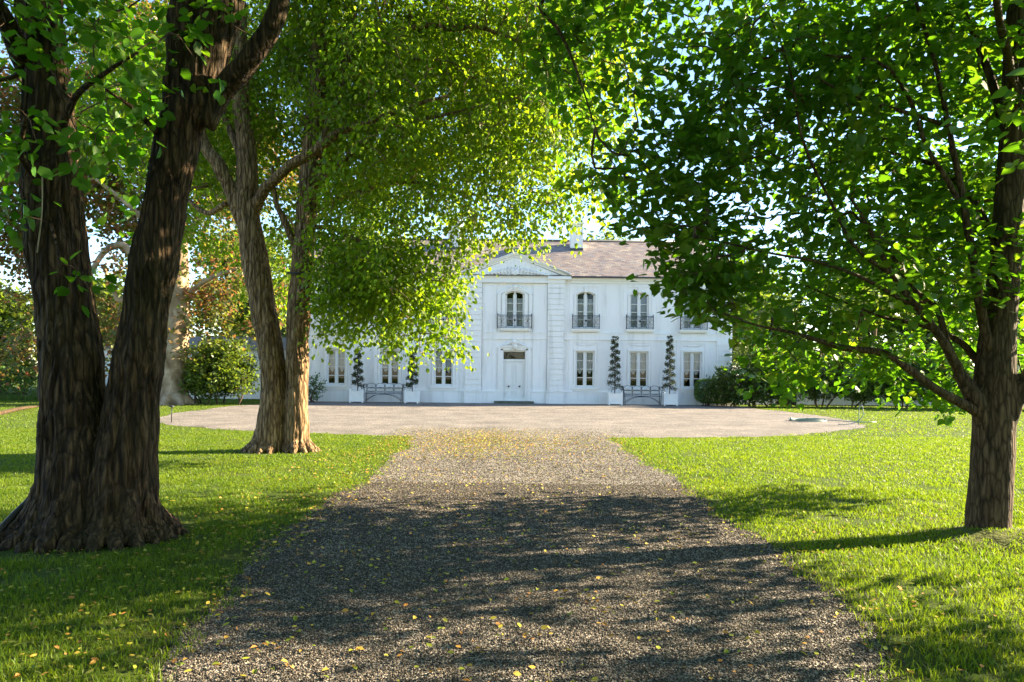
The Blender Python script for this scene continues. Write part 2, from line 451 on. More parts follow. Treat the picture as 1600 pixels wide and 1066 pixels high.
M['bark_beech'] = bark_mat('patchy_beech_bark', (0.12, 0.08, 0.045), (0.26, 0.19, 0.12), (0.44, 0.35, 0.25), 2.2, 1.4, 0.4, patch=(0.22, 0.17, 0.08), fissure=0.0)
M['twig'] = simple('twig_bark', (0.085, 0.058, 0.038), 0.85, spec=0.2, var=0.35, scale=8)
M['twig_pale'] = simple('pale_twig_bark', (0.20, 0.14, 0.09), 0.85, spec=0.2, var=0.35, scale=8)

# ------------------------------------------------------------------ leaves
HEART_V = np.array([(0, 0, 0), (-.26, -.10, .05), (-.5, .16, .10), (-.46, .48, .07), (-.22, .80, .0), (0, 1.06, -.10),
                    (.22, .80, .0), (.46, .48, .07), (.5, .16, .10), (.26, -.10, .05)], float)
HEART_F = [np.array([[0, 5, 4, 3, 2, 1], [0, 9, 8, 7, 6, 5]])]
OVAL_V = np.array([(0, 0, 0), (-.30, .30, .07), (-.27, .66, .05), (0, 1.0, -.07), (.27, .66, .05), (.30, .30, .07)], float)
OVAL_F = [np.array([[0, 3, 2, 1], [0, 5, 4, 3]])]
LANCE_V = np.array([(0, 0, 0), (-.17, .45, .04), (0, 1.0, -.06), (.17, .45, .04)], float)
LANCE_F = [np.array([[0, 2, 1], [0, 3, 2]])]

def norm(a):
    return a / (np.linalg.norm(a, axis=-1, keepdims=True) + 1e-9)

def scatter(tv, tf, pos, tip, nrm, size):
    """instances of template merged in one vertex array; template y = tip direction, z = normal"""
    curl = rng.uniform(-.3, 2.4, len(pos))
    tip = norm(tip)
    nrm = norm(nrm - tip * np.sum(nrm * tip, axis=1, keepdims=True))
    side = np.cross(tip, nrm)
    n, k = len(pos), len(tv)
    V = pos[:, None, :] + size[:, None, None] * (tv[None, :, 0:1] * side[:, None, :] + tv[None, :, 1:2] * tip[:, None, :] + tv[None, :, 2:3] * curl[:, None, None] * nrm[:, None, :])
    F = [(f[None] + (np.arange(n) * k)[:, None, None]).reshape(-1, f.shape[1]) for f in tf]
    return V.reshape(-1, 3), F

def spray_leaves(c, d, nper, spread, size, tv, tf, flat=0.5, droop=0.35, hang=0.0):
    """c,d: spray centre, twig direction.  leaves alternate along a short twig in a loosely flat spray"""
    n = len(c)
    d = norm(norm(d) + np.array([0, 0, -hang]) + rng.normal(0, .25, d.shape))
    up = np.array([0, 0, 1.0]) + rng.normal(0, .25, (n, 3))
    lat = norm(np.cross(d, up)); upn = np.cross(lat, d)
    t = rng.uniform(-.75, 1.0, (n, nper, 1)) * spread
    sg = rng.choice([-1., 1.], (n, nper, 1))
    off = np.abs(rng.normal(0, .36, (n, nper, 1))) * spread * sg
    ht = rng.normal(0, .22, (n, nper, 1)) * spread
    pos = c[:, None] + d[:, None] * t + lat[:, None] * off + upn[:, None] * ht
    pos = pos.reshape(-1, 3)
    tip = (d[:, None] * rng.uniform(.2, 1, (n, nper, 1)) + lat[:, None] * sg * rng.uniform(.3, 1.1, (n, nper, 1)) + rng.normal(0, .35, (n, nper, 3))).reshape(-1, 3)
    tip[:, 2] -= droop
    nr = np.zeros_like(pos); nr[:, 2] = 1
    nr += rng.normal(0, flat, nr.shape)
    sz = size * (.45 + .8 * rng.random(len(pos)) ** .8)
    return scatter(tv, tf, pos, tip, nr, sz)

def blob_points(blobs, per_m3, thr=0.40, nscale=0.9, spacing=0.0):
    out = []
    for bb_ in blobs:
        c, r = bb_[0], bb_[1]; mul = bb_[2] if len(bb_) > 2 else 1.0
        c, r = np.asarray(c, float), np.asarray(r, float)
        vol = 4.19 * r[0] * r[1] * r[2]
        n = max(4, int(vol * per_m3 * mul * 1.6))
        u = norm(rng.normal(0, 1, (n, 3))) * (rng.random((n, 1)) ** (1 / 2.6))
        edge = 0.82 + 0.36 * vnoise(c + u * 2.2)
        p = c + u * r * edge[:, None]
        out.append(p)
    p = np.vstack(out)
    k = vnoise(p * nscale + 31.7)
    return p[(k > thr) | (rng.random(len(p)) < 0.10)]

def grow(skel, sprays, bf=0.25, r_tip=0.004, rmax=0.05):
    """balanced minimum-spanning twig tree from skeleton nodes (m,4: xyz,r) to the spray centres"""
    n = len(sprays)
    sk = skel[:, :3]
    cost = np.full(n, 1e9); par = np.zeros(n, int); path = np.zeros(n); pp = np.zeros(n)
    for s in range(0, n, 2000):
        dd = np.linalg.norm(sprays[s:s + 2000, None] - sk[None], axis=2)
        par[s:s + 2000] = dd.argmin(1); cost[s:s + 2000] = dd.min(1)
    parent = -1 - par            # negative: skeleton node
    done = np.zeros(n, bool); order = []
    base = np.zeros(n)
    for _ in range(n):
        c = np.where(done, 1e9, cost)
        j = int(c.argmin())
        done[j] = True; order.append(j)
        if parent[j] >= 0:
            path[j] = path[parent[j]] + np.linalg.norm(sprays[j] - sprays[parent[j]])
        else:
            path[j] = np.linalg.norm(sprays[j] - sk[-1 - parent[j]])
        d = np.linalg.norm(sprays - sprays[j], axis=1) + bf * path[j]
        m = (~done) & (d < cost)
        cost[m] = d[m]; parent[m] = j
    area = np.full(n, r_tip ** 2.2)
    for j in reversed(order):
        if parent[j] >= 0:
            area[parent[j]] += area[j] * 0.9
    rad = np.minimum(area ** (1 / 2.2), rmax)
    A = np.where((parent >= 0)[:, None], sprays[np.maximum(parent, 0)], sk[np.maximum(-1 - parent, 0)])
    return A, sprays, rad, parent

def edge_tubes(A, B, ra, rb, seg=4, kink=0.10):
    """each edge bent once or twice so that twigs are not ruled straight"""
    n = len(A)
    ln = np.linalg.norm(B - A, axis=1, keepdims=True)
    M1 = A + (B - A) * .36 + rng.normal(0, kink, (n, 3)) * ln
    M2 = A + (B - A) * .70 + rng.normal(0, kink * .8, (n, 3)) * ln
    pts = np.stack([A, M1, M2, B], 1)
    w = np.array([0, .36, .7, 1.0])[None, :, None]
    rr = ra[:, None, None] * (1 - w) + rb[:, None, None] * w
    T = norm(B - A)
    ref = np.where(np.abs(T[:, 2:3]) > .9, np.array([[1.0, 0, 0]]), np.array([[0, 0, 1.0]]))
    U = norm(np.cross(T, ref)); W = np.cross(T, U)
    a = np.linspace(0, 2 * PI, seg, endpoint=False)
    ring = np.cos(a)[None, :, None] * U[:, None] + np.sin(a)[None, :, None] * W[:, None]
    V = pts[:, :, None, :] + rr[..., None] * ring[:, None]
    V = V.reshape(-1, 3)
    F = []
    b = (np.arange(n) * 4 * seg)[:, None]
    for i in range(3):
        for k in range(seg):
            k2 = (k + 1) % seg
            F.append(np.stack([b[:, 0] + i * seg + k, b[:, 0] + i * seg + k2, b[:, 0] + (i + 1) * seg + k2, b[:, 0] + (i + 1) * seg + k], 1))
    return V, [np.vstack(F)]

def voxel(mb, voxel_size, smooth_it, disp=None, name='trunk'):
    """fuse overlapping tubes to one skin, then carve the bark into it"""
    me = mb.mesh('fuse')
    o = bpy.data.objects.new('fuse', me); COL.objects.link(o)
    r = o.modifiers.new('r', 'REMESH'); r.mode = 'VOXEL'; r.voxel_size = voxel_size
    s = o.modifiers.new('s', 'SMOOTH'); s.factor = 0.5; s.iterations = smooth_it
    dg = bpy.context.evaluated_depsgraph_get()
    ev = o.evaluated_get(dg)
    m2 = bpy.data.meshes.new_from_object(ev)
    bpy.data.objects.remove(o)
    if disp:
        n = len(m2.vertices)
        co = np.zeros(n * 3, np.float32); m2.vertices.foreach_get('co', co); co = co.reshape(-1, 3).astype(float)
        nr = np.zeros(n * 3, np.float32); m2.vertex_normals.foreach_get('vector', nr); nr = nr.reshape(-1, 3).astype(float)
        co = co + nr * disp(co)[:, None]
        m2.vertices.foreach_set('co', co.astype(np.float32).ravel()); m2.update()
    m2.name = name
    return m2

def limb_pts(lst):
    """list of (px,py,Y,r) -> (n,4)"""
    return np.array([[*P(a, b, y), r] for a, b, y, r in lst])

def sample_limbs(limbs, step=0.18):
    out = []
    for l in limbs:
        ln = np.linalg.norm(np.diff(l[:, :3], axis=0), axis=1).sum()
        out.append(resample(l, max(3, int(ln / step))))
    return np.vstack(out)

def make_tree(name, label, group, base, trunk_tubes, limbs, blobs, bark, leafm, tv, tf, leaf, per_m3, nper, spread, vox=0.025, smooth_it=3, disp=None,
              thr=.40, nscale=.9, bf=.25, flat=.5, droop=.35, twig=None, rmax=.045, skel_from=0, limb_seg=10, cat='tree', r_tip=.0035, extra=None, tscale=1.0, hang=0.0):
    root = empty(name, base)
    tag(root, label, cat, group)
    off = -np.asarray(base, float)
    mb = MB()
    for t in trunk_tubes:
        tt = t.copy(); tt[:, :3] += off; tt[:, 3] *= tscale
        ln = np.linalg.norm(np.diff(tt[:, :3], axis=0), axis=1).sum()
        mb.tube(tt[:, :3], tt[:, 3], 18 if tt[:, 3].max() > .12 else 12, n=max(6, int(ln / .12)))
    me = voxel(mb, vox, smooth_it, disp) if vox else mb.mesh('trunk')
    link('trunk', me, bark, root, smooth=True)
    for l in limbs:
        ll = l.copy(); ll[:, :3] += off
        ln = np.linalg.norm(np.diff(ll[:, :3], axis=0), axis=1).sum()
        k = max(8, int(ln / .09))
        q = resample(ll, k)
        q[1:, :3] += (fbm(q[1:, :3] * 2.1 + 5, 2)[:, None] - .5) * rng.normal(0, .06, 3)
        MB().tube(q[:, :3], q[:, 3] * (0.92 + .16 * vnoise(q[:, :3] * 6)), limb_seg).build('limb', bark, root, smooth=True)
    skel = sample_limbs(limbs + trunk_tubes[skel_from:]) if (limbs or trunk_tubes[skel_from:]) else sample_limbs(trunk_tubes)
    sp = blob_points(blobs, per_m3, thr, nscale)
    if extra is not None:
        sp = np.vstack([sp, extra])
    A, B, rad, par = grow(skel, sp, bf, r_tip=r_tip, rmax=rmax)
    ra = np.where(par >= 0, rad[np.maximum(par, 0)], rad * 1.15)
    ra = np.minimum(ra, rad * 1.6)
    V, F = edge_tubes(A + off, B + off, ra, rad)
    link('branches', mesh_np('branches', V, F), twig or M['twig'], root, smooth=True)
    V, F = spray_leaves(B + off, B - A, nper, spread, leaf, tv, tf, flat, droop, hang)
    link('crown', mesh_np('crown', V, F), leafm, root)
    print(name, 'sprays', len(sp), 'leaves', len(sp) * nper)
    return root

def B_(px, py, Y, rx, ry, rz, mul=1.0):
    return (P(px, py, Y), (rx, ry, rz), mul)

# ================================================================== GROUND
def drive_edge_left(y):
    return -2.2 + .45 * np.clip((6.2 - y) / 2.7, 0, 1) + 0.22 * (vnoise(np.stack([y * 0.9, y * 0 + 3.3, y * 0], -1)) - .5) * 2 + .05 * (vnoise(np.stack([y * 4, y * 0 + 8.3, y * 0], -1)) - .5) * 2
def drive_edge_right(y):
    return 2.38 - .42 * np.clip((6.2 - y) / 2.7, 0, 1) + 0.24 * (vnoise(np.stack([y * 0.9, y * 0 + 13.3, y * 0], -1)) - .5) * 2 + .05 * (vnoise(np.stack([y * 4, y * 0 + 18.3, y * 0], -1)) - .5) * 2

ECX, ECY, ERX, ERY, EP = -0.1, 26.8, 11.9, 9.8, 2.5
def court_q(x, y):
    return np.abs((x - ECX) / ERX) ** EP + np.abs((y - ECY) / ERY) ** EP

def court_edge(a):
    u = np.stack([np.cos(a) * 9, np.sin(a) * 9, a * 0], -1)
    return 1 + .035 * (vnoise(u) - .5) + .02 * (vnoise(u * 4 + 5) - .5)

def in_drive(x, y, pad=0.0):
    a = (y < 19) & (x > drive_edge_left(y) + pad) & (x < drive_edge_right(y) - pad)
    ang = np.arctan2(y - ECY, x - ECX)
    b = court_q(x, y) < (court_edge(ang) ** EP - pad * .1)
    c = (y > 30) & (y < 35.2) & (np.abs(x) < 11.2)
    return a | b | c

lawn = MB()
lawn.add([(-300, -60, 0), (300, -60, 0), (300, 500, 0), (-300, 500, 0)], [(0, 1, 2, 3)])
tag(lawn.build('lawn', M['lawn']), kind='structure', label='broad lawn on both sides of the gravel drive')

# gravel outline: drive + court as one sheet 4 mm above the lawn
ys = np.arange(-12, 17.6, 0.25)
right = [(float(drive_edge_right(np.array([y]))[0]), y) for y in ys if court_q(float(drive_edge_right(np.array([y]))[0]), y) > 1]
left = [(float(drive_edge_left(np.array([y]))[0]), y) for y in ys if court_q(float(drive_edge_left(np.array([y]))[0]), y) > 1]
arc = []
for a in np.linspace(-PI / 2, 1.5 * PI, 361)[1:-1]:
    cx, sy = math.cos(a), math.sin(a)
    k = (abs(cx) ** EP + abs(sy) ** EP) ** (-1 / EP)
    k *= court_edge(np.array(a))
    x, y = ECX + ERX * k * cx, ECY + ERY * k * sy
    if y < 20 and -2.3 < x < 2.5: continue
    if y > 30.5 and abs(x) < 11.2: y = max(y, 35.1) if abs(x) < 11 else y
    arc.append((x, y))
outline = right + arc + left[::-1]
dv = MB(); dv.add([(x, y, .004) for x, y in outline], [tuple(range(len(outline)))])
tag(dv.build('driveway', M['gravel']), kind='structure', label='gravel drive opening into an oval forecourt')

# ---- gravel stones near the viewer (one uncountable mass)
def stones(n, x0, x1, y0, y1, s0, s1):
    x = rng.uniform(x0, x1, n); y = rng.uniform(y0, y1, n)
    k = in_drive(x, y, -.12 * rng.random(n) ** 3) & (rng.random(n) < np.clip((20.5 - y) / 9.5, 0, 1) ** 1.3); x, y = x[k], y[k]
    n = len(x)
    s = rng.uniform(s0, s1, n)
    base = np.array([(1, 0, 0), (0, 1, 0), (-1, 0, 0), (0, -1, 0), (0, 0, .75), (0, 0, -.6)], float)
    V = base[None] * rng.uniform(.65, 1.25, (n, 6, 1))
    a = rng.uniform(0, 2 * PI, n); c, sn = np.cos(a)[:, None], np.sin(a)[:, None]
    vx = V[..., 0] * c - V[..., 1] * sn; vy = V[..., 0] * sn + V[..., 1] * c
    tx, ty = rng.normal(0, .35, (n, 1)), rng.normal(0, .35, (n, 1))
    vz = V[..., 2] + vx * tx + vy * ty
    V = np.stack([vx, vy, vz], -1) * s[:, None, None] + np.stack([x, y, .004 + s * rng.uniform(.05, .5, n)], -1)[:, None]
    f = np.array([(0, 1, 4), (1, 2, 4), (2, 3, 4), (3, 0, 4), (1, 0, 5), (2, 1, 5), (3, 2, 5), (0, 3, 5)])
    F = (f[None] + (np.arange(n) * 6)[:, None, None]).reshape(-1, 3)
    return V.reshape(-1, 3), F
parts = [stones(115000, -2.5, 2.7, 3.0, 6.0, .0038, .0085), stones(95000, -2.6, 2.8, 6.0, 10.0, .005, .010), stones(70000, -3.2, 3.4, 10, 20, .006, .011)]
VV, FF, o = [], [], 0
for v, f in parts:
    VV.append(v); FF.append(f + o); o += len(v)
tag(link('gravel', mesh_np('gravel', np.vstack(VV), [np.vstack(FF)]), M['stones']), 'loose gravel stones covering the drive in the foreground', 'gravel', kind='stuff')

# ---- grass
def blades(n, x0, x1, y0, y1, h, w, dens=None):
    x = rng.uniform(x0, x1, n); y = rng.uniform(y0, y1, n)
    ragged = .02 + .22 * vnoise(np.stack([x * 7, y * 7, x * 0 + 2], -1)) ** 2
    k = ~in_drive(x, y, ragged) & (np.abs(x) < .86 * y + 1.6)
    # thin along the gravel edge
    near = in_drive(x, y, -0.22)
    k &= ~(near & (rng.random(n) < .45))
    pn = np.stack([x, y, x * 0], -1)
    bare = vnoise(pn * 1.7 + 4) * .6 + vnoise(pn * 5.1) * .4
    k &= rng.random(n) < np.clip((bare - .16) * 4.5, .12, 1)
    k &= ~((np.hypot((x - 4.8) / .95, (y - 6.8) / .75) < .6) & (vnoise(pn * 9) < .42))
    for (tx, ty, tr) in TREE_FEET:
        d = np.hypot(x - tx, y - ty)
        k &= ~((d < tr) & (rng.random(n) < .85))
    x, y = x[k], y[k]; n = len(x)
    tuft = .65 + .7 * vnoise(np.stack([x * 3, y * 3, x * 0 + 9], -1))
    hh = h * rng.uniform(.45, 1.2, n) * tuft
    ww = w * rng.uniform(.7, 1.3, n)
    a = rng.uniform(0, 2 * PI, n)
    dirx, diry = np.cos(a), np.sin(a)
    lean = rng.uniform(.15, 1.0, n) * hh
    b = rng.uniform(0, 2 * PI, n); sx, sy = np.cos(b) * ww, np.sin(b) * ww
    md = np.hypot((x - 4.8) / .95, (y - 6.8) / .75)
    z0 = np.where(md < 1, .11 * (.5 + .5 * np.cos(PI * np.minimum(md, 1))) + .005, 0)
    v0 = np.stack([x - sx, y - sy, z0], -1); v1 = np.stack([x + sx, y + sy, z0], -1)
    mx, my = x + dirx * lean * .35, y + diry * lean * .35
    v2 = np.stack([mx - sx * .8, my - sy * .8, z0 + hh * .6], -1); v3 = np.stack([mx + sx * .8, my + sy * .8, z0 + hh * .6], -1)
    v4 = np.stack([x + dirx * lean, y + diry * lean, z0 + hh], -1)
    V = np.stack([v0, v1, v2, v3, v4], 1).reshape(-1, 3)
    i = np.arange(n) * 5
    return V, np.stack([i, i + 1, i + 3, i + 2], 1), np.stack([i + 2, i + 3, i + 4], 1)

TREE_FEET = [(-4.1, 6.75, 1.0), (-4.6, 13.7, .75), (4.85, 7.1, .33), ]
def merge(parts, nm, mat):
    V, Q, T, o = [], [], [], 0
    for v, q, t in parts:
        V.append(v); Q.append(q + o); T.append(t + o); o += len(v)
    return link(nm, mesh_np(nm, np.vstack(V), [np.vstack(Q), np.vstack(T)]), mat)
gp = [blades(150000, -6.8, 6.8, 2.6, 6.2, .046, .0028), blades(190000, -10.5, 10.5, 6.2, 10.2, .037, .0040),
      blades(280000, -17, 17, 10.2, 18, .030, .0065), blades(150000, -30, 30, 18, 37, .035, .012)]
tag(merge(gp, 'grass', M['grass']), 'mown green grass of the lawns beside the drive', 'grass', kind='stuff')

# ---- dropped leaves
def litter(n, x, y, s0=.020, s1=.050):
    pos = np.stack([x, y, np.full(n, .020) + rng.uniform(0, .014, n)], -1)
    tip = rng.normal(0, 1, (n, 3)); tip[:, 2] *= .18
    nr = np.zeros((n, 3)); nr[:, 2] = 1; nr += rng.normal(0, .28, nr.shape)
    return scatter(OVAL_V, OVAL_F, pos, tip, nr, rng.uniform(s0, s1, n))
nx = []
def area(n, x0, x1, y0, y1, f):
    x = rng.uniform(x0, x1, n); y = rng.uniform(y0, y1, n)
    k = rng.random(n) < f(x, y)
    nx.append(np.stack([x[k], y[k]], 1))
area(11000, -3.6, 3.0, 3.0, 14, lambda x, y: .16 + .55 * np.exp(-np.abs(x + 2.3) / .5) + .12 * (np.abs(x) < .6) + .2 * (vnoise(np.stack([x * 1.3, y * 1.3, x * 0], -1)) > .6))
area(26000, -3.0, 2.6, 12.5, 19.5, lambda x, y: (.15 + .85 * np.exp(-np.abs(x + .7) / 1.2)) * np.exp(-((y - 16) / 2.6) ** 2))
area(2500, -5.5, -2, 3.2, 9, lambda x, y: .25 + 0 * x)
area(1800, 2.2, 6.5, 4, 9, lambda x, y: .25 + 0 * x)
q = np.vstack(nx)
V, F = litter(len(q), q[:, 0], q[:, 1])
tag(link('fallen_leaves', mesh_np('fallen_leaves', V, F), M['litter']), 'yellow and brown fallen leaves strewn over drive and grass', 'leaves', kind='stuff')

# mossy mound at foot of the right-hand tree
def mound(name, c, rx, ry, h, label):
    V, Fq = [(c[0], c[1], h)], []
    nr, na = 14, 48
    for i in range(1, nr + 1):
        t = i / nr
        for j in range(na):
            a = 2 * PI * j / na
            x, y = c[0] + rx * t * math.cos(a), c[1] + ry * t * math.sin(a)
            z = h * (0.5 + .5 * math.cos(PI * t)) * (1 - .0) + .05 * (float(fbm(np.array([x * 5, y * 5, 0]), 3)) - .5) * (1 - t) * 2 - (.012 if i == nr else 0)
            V.append((x, y, z))
    F = [(0, 1 + j, 1 + (j + 1) % na) for j in range(na)]
    for i in range(nr - 1):
        for j in range(na):
            a, b = 1 + i * na + j, 1 + i * na + (j + 1) % na
            F.append((a, a + na, b + na, b))
    mb = MB(); mb.add(V, F)
    return tag(mb.build(name, M['moss'], smooth=True), label, kind='structure')
mound('soil_mound', (4.8, 6.8), .95, .75, .11, 'mossy soil mound around the foot of the right hand tree')

# ================================================================== HOUSE
XC, FY = 0.11, 35.0
house = empty('manor_house', (XC, FY, 0))
tag(house, 'long white two storey manor house with pediment, slate roof and iron balconies', 'house')
HW = 10.8
WX = [-8.86, -6.19, -3.52, 3.52, 6.19, 8.86]
LZ0, LZ1 = 0.82, 2.64        # lower windows
UZ0, UZ1 = 3.74, 5.44        # upper windows (spring of the arch)
ARCH = 0.14
WW = 0.48
holes = []
for x in WX:
    holes.append((x - WW, x + WW, LZ0, LZ1)); holes.append((x - WW, x + WW, UZ0, UZ1 + ARCH))
holes.append((-WW, WW, UZ0, UZ1 + ARCH)); holes.append((-.56, .56, .12, 2.64))

def wall_holes(mb, x0, x1, z0, z1, holes, y, depth):
    xs = sorted({x0, x1, *[h[0] for h in holes], *[h[1] for h in holes]})
    zs = sorted({z0, z1, *[h[2] for h in holes], *[h[3] for h in holes]})
    for a, b in zip(xs, xs[1:]):
        for c, d in zip(zs, zs[1:]):
            mx, mz = (a + b) / 2, (c + d) / 2
            if any(h[0] < mx < h[1] and h[2] < mz < h[3] for h in holes): continue
            mb.add([(a, y, c), (b, y, c), (b, y, d), (a, y, d)], [(0, 1, 2, 3)])
    for h in holes:
        a, b, c, d = h
        for (p, q) in (((a, c), (b, c)), ((b, c), (b, d)), ((b, d), (a, d)), ((a, d), (a, c))):
            mb.add([(p[0], y, p[1]), (q[0], y, q[1]), (q[0], y + depth, q[1]), (p[0], y + depth, p[1])], [(0, 1, 2, 3)])

w = MB()
wall_holes(w, -HW, HW, 0, 6.28, holes, 0, .24)
w.add([(-HW, 0, 0), (-HW, 10, 0), (-HW, 10, 6.28), (-HW, 0, 6.28)], [(0, 1, 2, 3)])
w.add([(HW, 0, 0), (HW, 10, 0), (HW, 10, 6.28), (HW, 0, 6.28)], [(3, 2, 1, 0)])
w.add([(-HW, 10, 0), (HW, 10, 0), (HW, 10, 6.28), (-HW, 10, 6.28)], [(3, 2, 1, 0)])
RZ0, RZ1, RY1 = 6.30, 9.0, 5.0
for s in (-1, 1):
    w.add([(s * HW, 0, 6.28), (s * HW, 10, 6.28), (s * HW, 5, 8.93)], [(0, 1, 2)])
w.build('wall', M['stucco'], house)

# interior rooms: dark floor/back walls a little behind the facade
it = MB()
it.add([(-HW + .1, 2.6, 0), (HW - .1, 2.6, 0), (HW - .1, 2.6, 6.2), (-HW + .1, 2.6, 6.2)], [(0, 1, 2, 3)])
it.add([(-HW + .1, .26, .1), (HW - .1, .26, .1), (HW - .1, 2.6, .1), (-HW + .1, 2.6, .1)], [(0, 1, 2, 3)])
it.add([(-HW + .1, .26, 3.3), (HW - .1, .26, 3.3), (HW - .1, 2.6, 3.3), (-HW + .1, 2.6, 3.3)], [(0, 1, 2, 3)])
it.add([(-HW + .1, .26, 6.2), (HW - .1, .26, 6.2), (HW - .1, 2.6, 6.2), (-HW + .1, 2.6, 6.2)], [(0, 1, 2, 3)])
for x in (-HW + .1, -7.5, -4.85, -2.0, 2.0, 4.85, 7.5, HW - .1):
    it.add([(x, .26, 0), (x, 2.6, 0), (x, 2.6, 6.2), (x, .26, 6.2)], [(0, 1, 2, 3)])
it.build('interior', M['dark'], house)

# plinth
for a, b, d in ((-HW - .03, -2.47, .05), (2.47, HW + .03, .05), (-2.47, -1.58, .17), (1.58, 2.47, .17), (-1.58, -.80, .07), (.80, 1.58, .07)):
    pl = MB(); pl.box(a, b, -d, -.002, 0, .56); pl.box(a, b, -d - .022, -.002, .56, .61)
    pl.build('plinth', M['stucco'], house)
# string course
for a, b, d in ((-HW - .02, -2.44, .05), (2.44, HW + .02, .05), (-1.61, 1.61, .055)):
    sc = MB()
    sc.box(a, b, -d, -.002, 3.22, 3.50); sc.box(a, b, -d - .03, -.002, 3.50, 3.54); sc.box(a, b, -d - .015, -.002, 3.18, 3.22)
    sc.build('string_course', M['stucco'], house)
# rusticated pilasters and end quoins: courses with sunk joints
def rust(x0, x1, d, z0, z1, n):
    p = MB()
    h = (z1 - z0) / n
    p.box(x0 + .012, x1 - .012, -d + .05, -.003, z0, z1)
    for i in range(n):
        p.box(x0, x1, -d, -.0035, z0 + i * h + .034, z0 + (i + 1) * h)
    return p
for s in (-1, 1):
    a, b = sorted((s * 1.63, s * 2.42))
    rust(a, b, .15, .61, 5.98, 20).build('pilaster', M['stucco'], house)
    a, b = sorted((s * 10.04, s * HW))
    rust(a, b, .075, .61, 3.18, 10).build('quoin', M['stucco'], house)
    rust(a, b, .075, 3.54, 5.98, 9).build('quoin', M['stucco'], house)
# raised bay panels round the windows
for x in WX:
    for (z0, z1) in ((.612, 3.178), (3.542, 5.96)):
        bp_ = MB().prism([(x - .80, z0), (x - .60, z0), (x - .60, z1 - .14), (x + .60, z1 - .14), (x + .60, z0), (x + .80, z0), (x + .80, z1), (x - .80, z1)], -.028, -.002)
        bp_.build('bay_panel', M['stucco'], house)
for s in (-1, 1):
    a, b = sorted((s * .92, s * 1.60))
    MB().box(a, b, -.04, -.002, .612, 3.178).build('bay_panel', M['stucco'], house); MB().box(a, b, -.04, -.002, 3.542, 5.96).build('bay_panel', M['stucco'], house)
# shallow floral swags carved under the string course
for x in WX:
    sw = MB()
    for k in range(26):
        u = -.46 + .92 * (k + .5) / 26
        z = 2.98 - .07 * math.cos(u / .46 * PI * .5) + random.uniform(-.035, .035)
        sw.ell((x + u, -.012, z), (.022, .018, .026), 6, 4)
    sw.build('swag_relief', M['stucco'], house, smooth=True)

# frieze + cornice under the eaves
for a, b in ((-HW - .05, -2.78), (2.78, HW + .05)):
    co = MB()
    co.box(a, b, -.06, -.002, 5.99, 6.12); co.box(a, b, -.15, -.002, 6.12, 6.20); co.box(a, b, -.24, -.002, 6.20, 6.272)
    co.build('cornice', M['trim'], house)
for a, b in ((-HW - .1, -2.80), (2.80, HW + .1)):
    MB().tube([(a, -.31, 6.275), (b, -.31, 6.275)], .045, 8).build('gutter', M['gutter'], house, smooth=True)

# roof
def roof_mesh():
    V, F, UV = [], [], []
    sl = math.hypot(5.3, 2.7)
    quads = [([(-HW - .15, -.30, 6.31), (HW + .15, -.30, 6.31), (HW + .15, 5, 9.01), (-HW - .15, 5, 9.01)], [(0, 0), (21.9, 0), (21.9, sl), (0, sl)]),
             ([(HW + .15, 10.3, 6.31), (-HW - .15, 10.3, 6.31), (-HW - .15, 5, 9.01), (HW + .15, 5, 9.01)], [(0, 0), (21.9, 0), (21.9, sl), (0, sl)])]
    # pediment roof: two small slopes running back into the main roof
    ax, az, ex, ez = 0.0, 7.50, 2.80, 6.33
    yb = (az - 6.31) / (2.7 / 5.3) - .30 + .02
    s2 = math.hypot(ex, az - ez)
    for s in (-1, 1):
        V4 = [(s * ex, -.34, ez), (ax, -.34, az), (ax, yb, az), (s * ex, -.22, ez)]
        quads.append((V4 if s > 0 else V4[::-1], [(0, 0), (0, s2), (yb, s2), (0.1, 0)]))
    for vs, uv in quads:
        b = len(V); V += vs; F.append(tuple(range(b, b + 4))); UV += uv
    me = bpy.data.meshes.new('roof'); me.from_pydata(V, [], F); me.update()
    l = me.uv_layers.new(name='UVMap')
    for i, uv in enumerate(UV): l.data[i].uv = uv
    return me
roof = link('roof', roof_mesh(), M['slate'], house)
# individual slate courses: thin butt edges give the roof its ragged texture
cs = MB()
rc = MB(); rc.tube([(-HW - .15, 5, 9.03), (HW + .15, 5, 9.03)], .075, 8)
rc.build('ridge_cap', M['gutter'], roof, smooth=True)
for s in (-1, 1):
    x = s * 3.37
    ch = MB()
    ch.box(x - .33, x + .33, 3.5, 4.5, 7.6, 9.65)
    ch.box(x - .39, x + .39, 3.44, 4.56, 9.65, 9.77)
    ch.box(x - .35, x + .35, 3.48, 4.52, 9.77, 9.85)
    c_ = ch.build('chimney', M['stucco'], house)
    fl = MB()
    fl.box(x - .345, x + .345, 3.475, 3.4985, 8.2, 8.36)
    for k in range(7):
        fl.box(x - .33 + k * .1, x - .27 + k * .1, 3.455, 3.4745, 8.18, 8.30)
    fl.build('flashing', M['gutter'], c_)
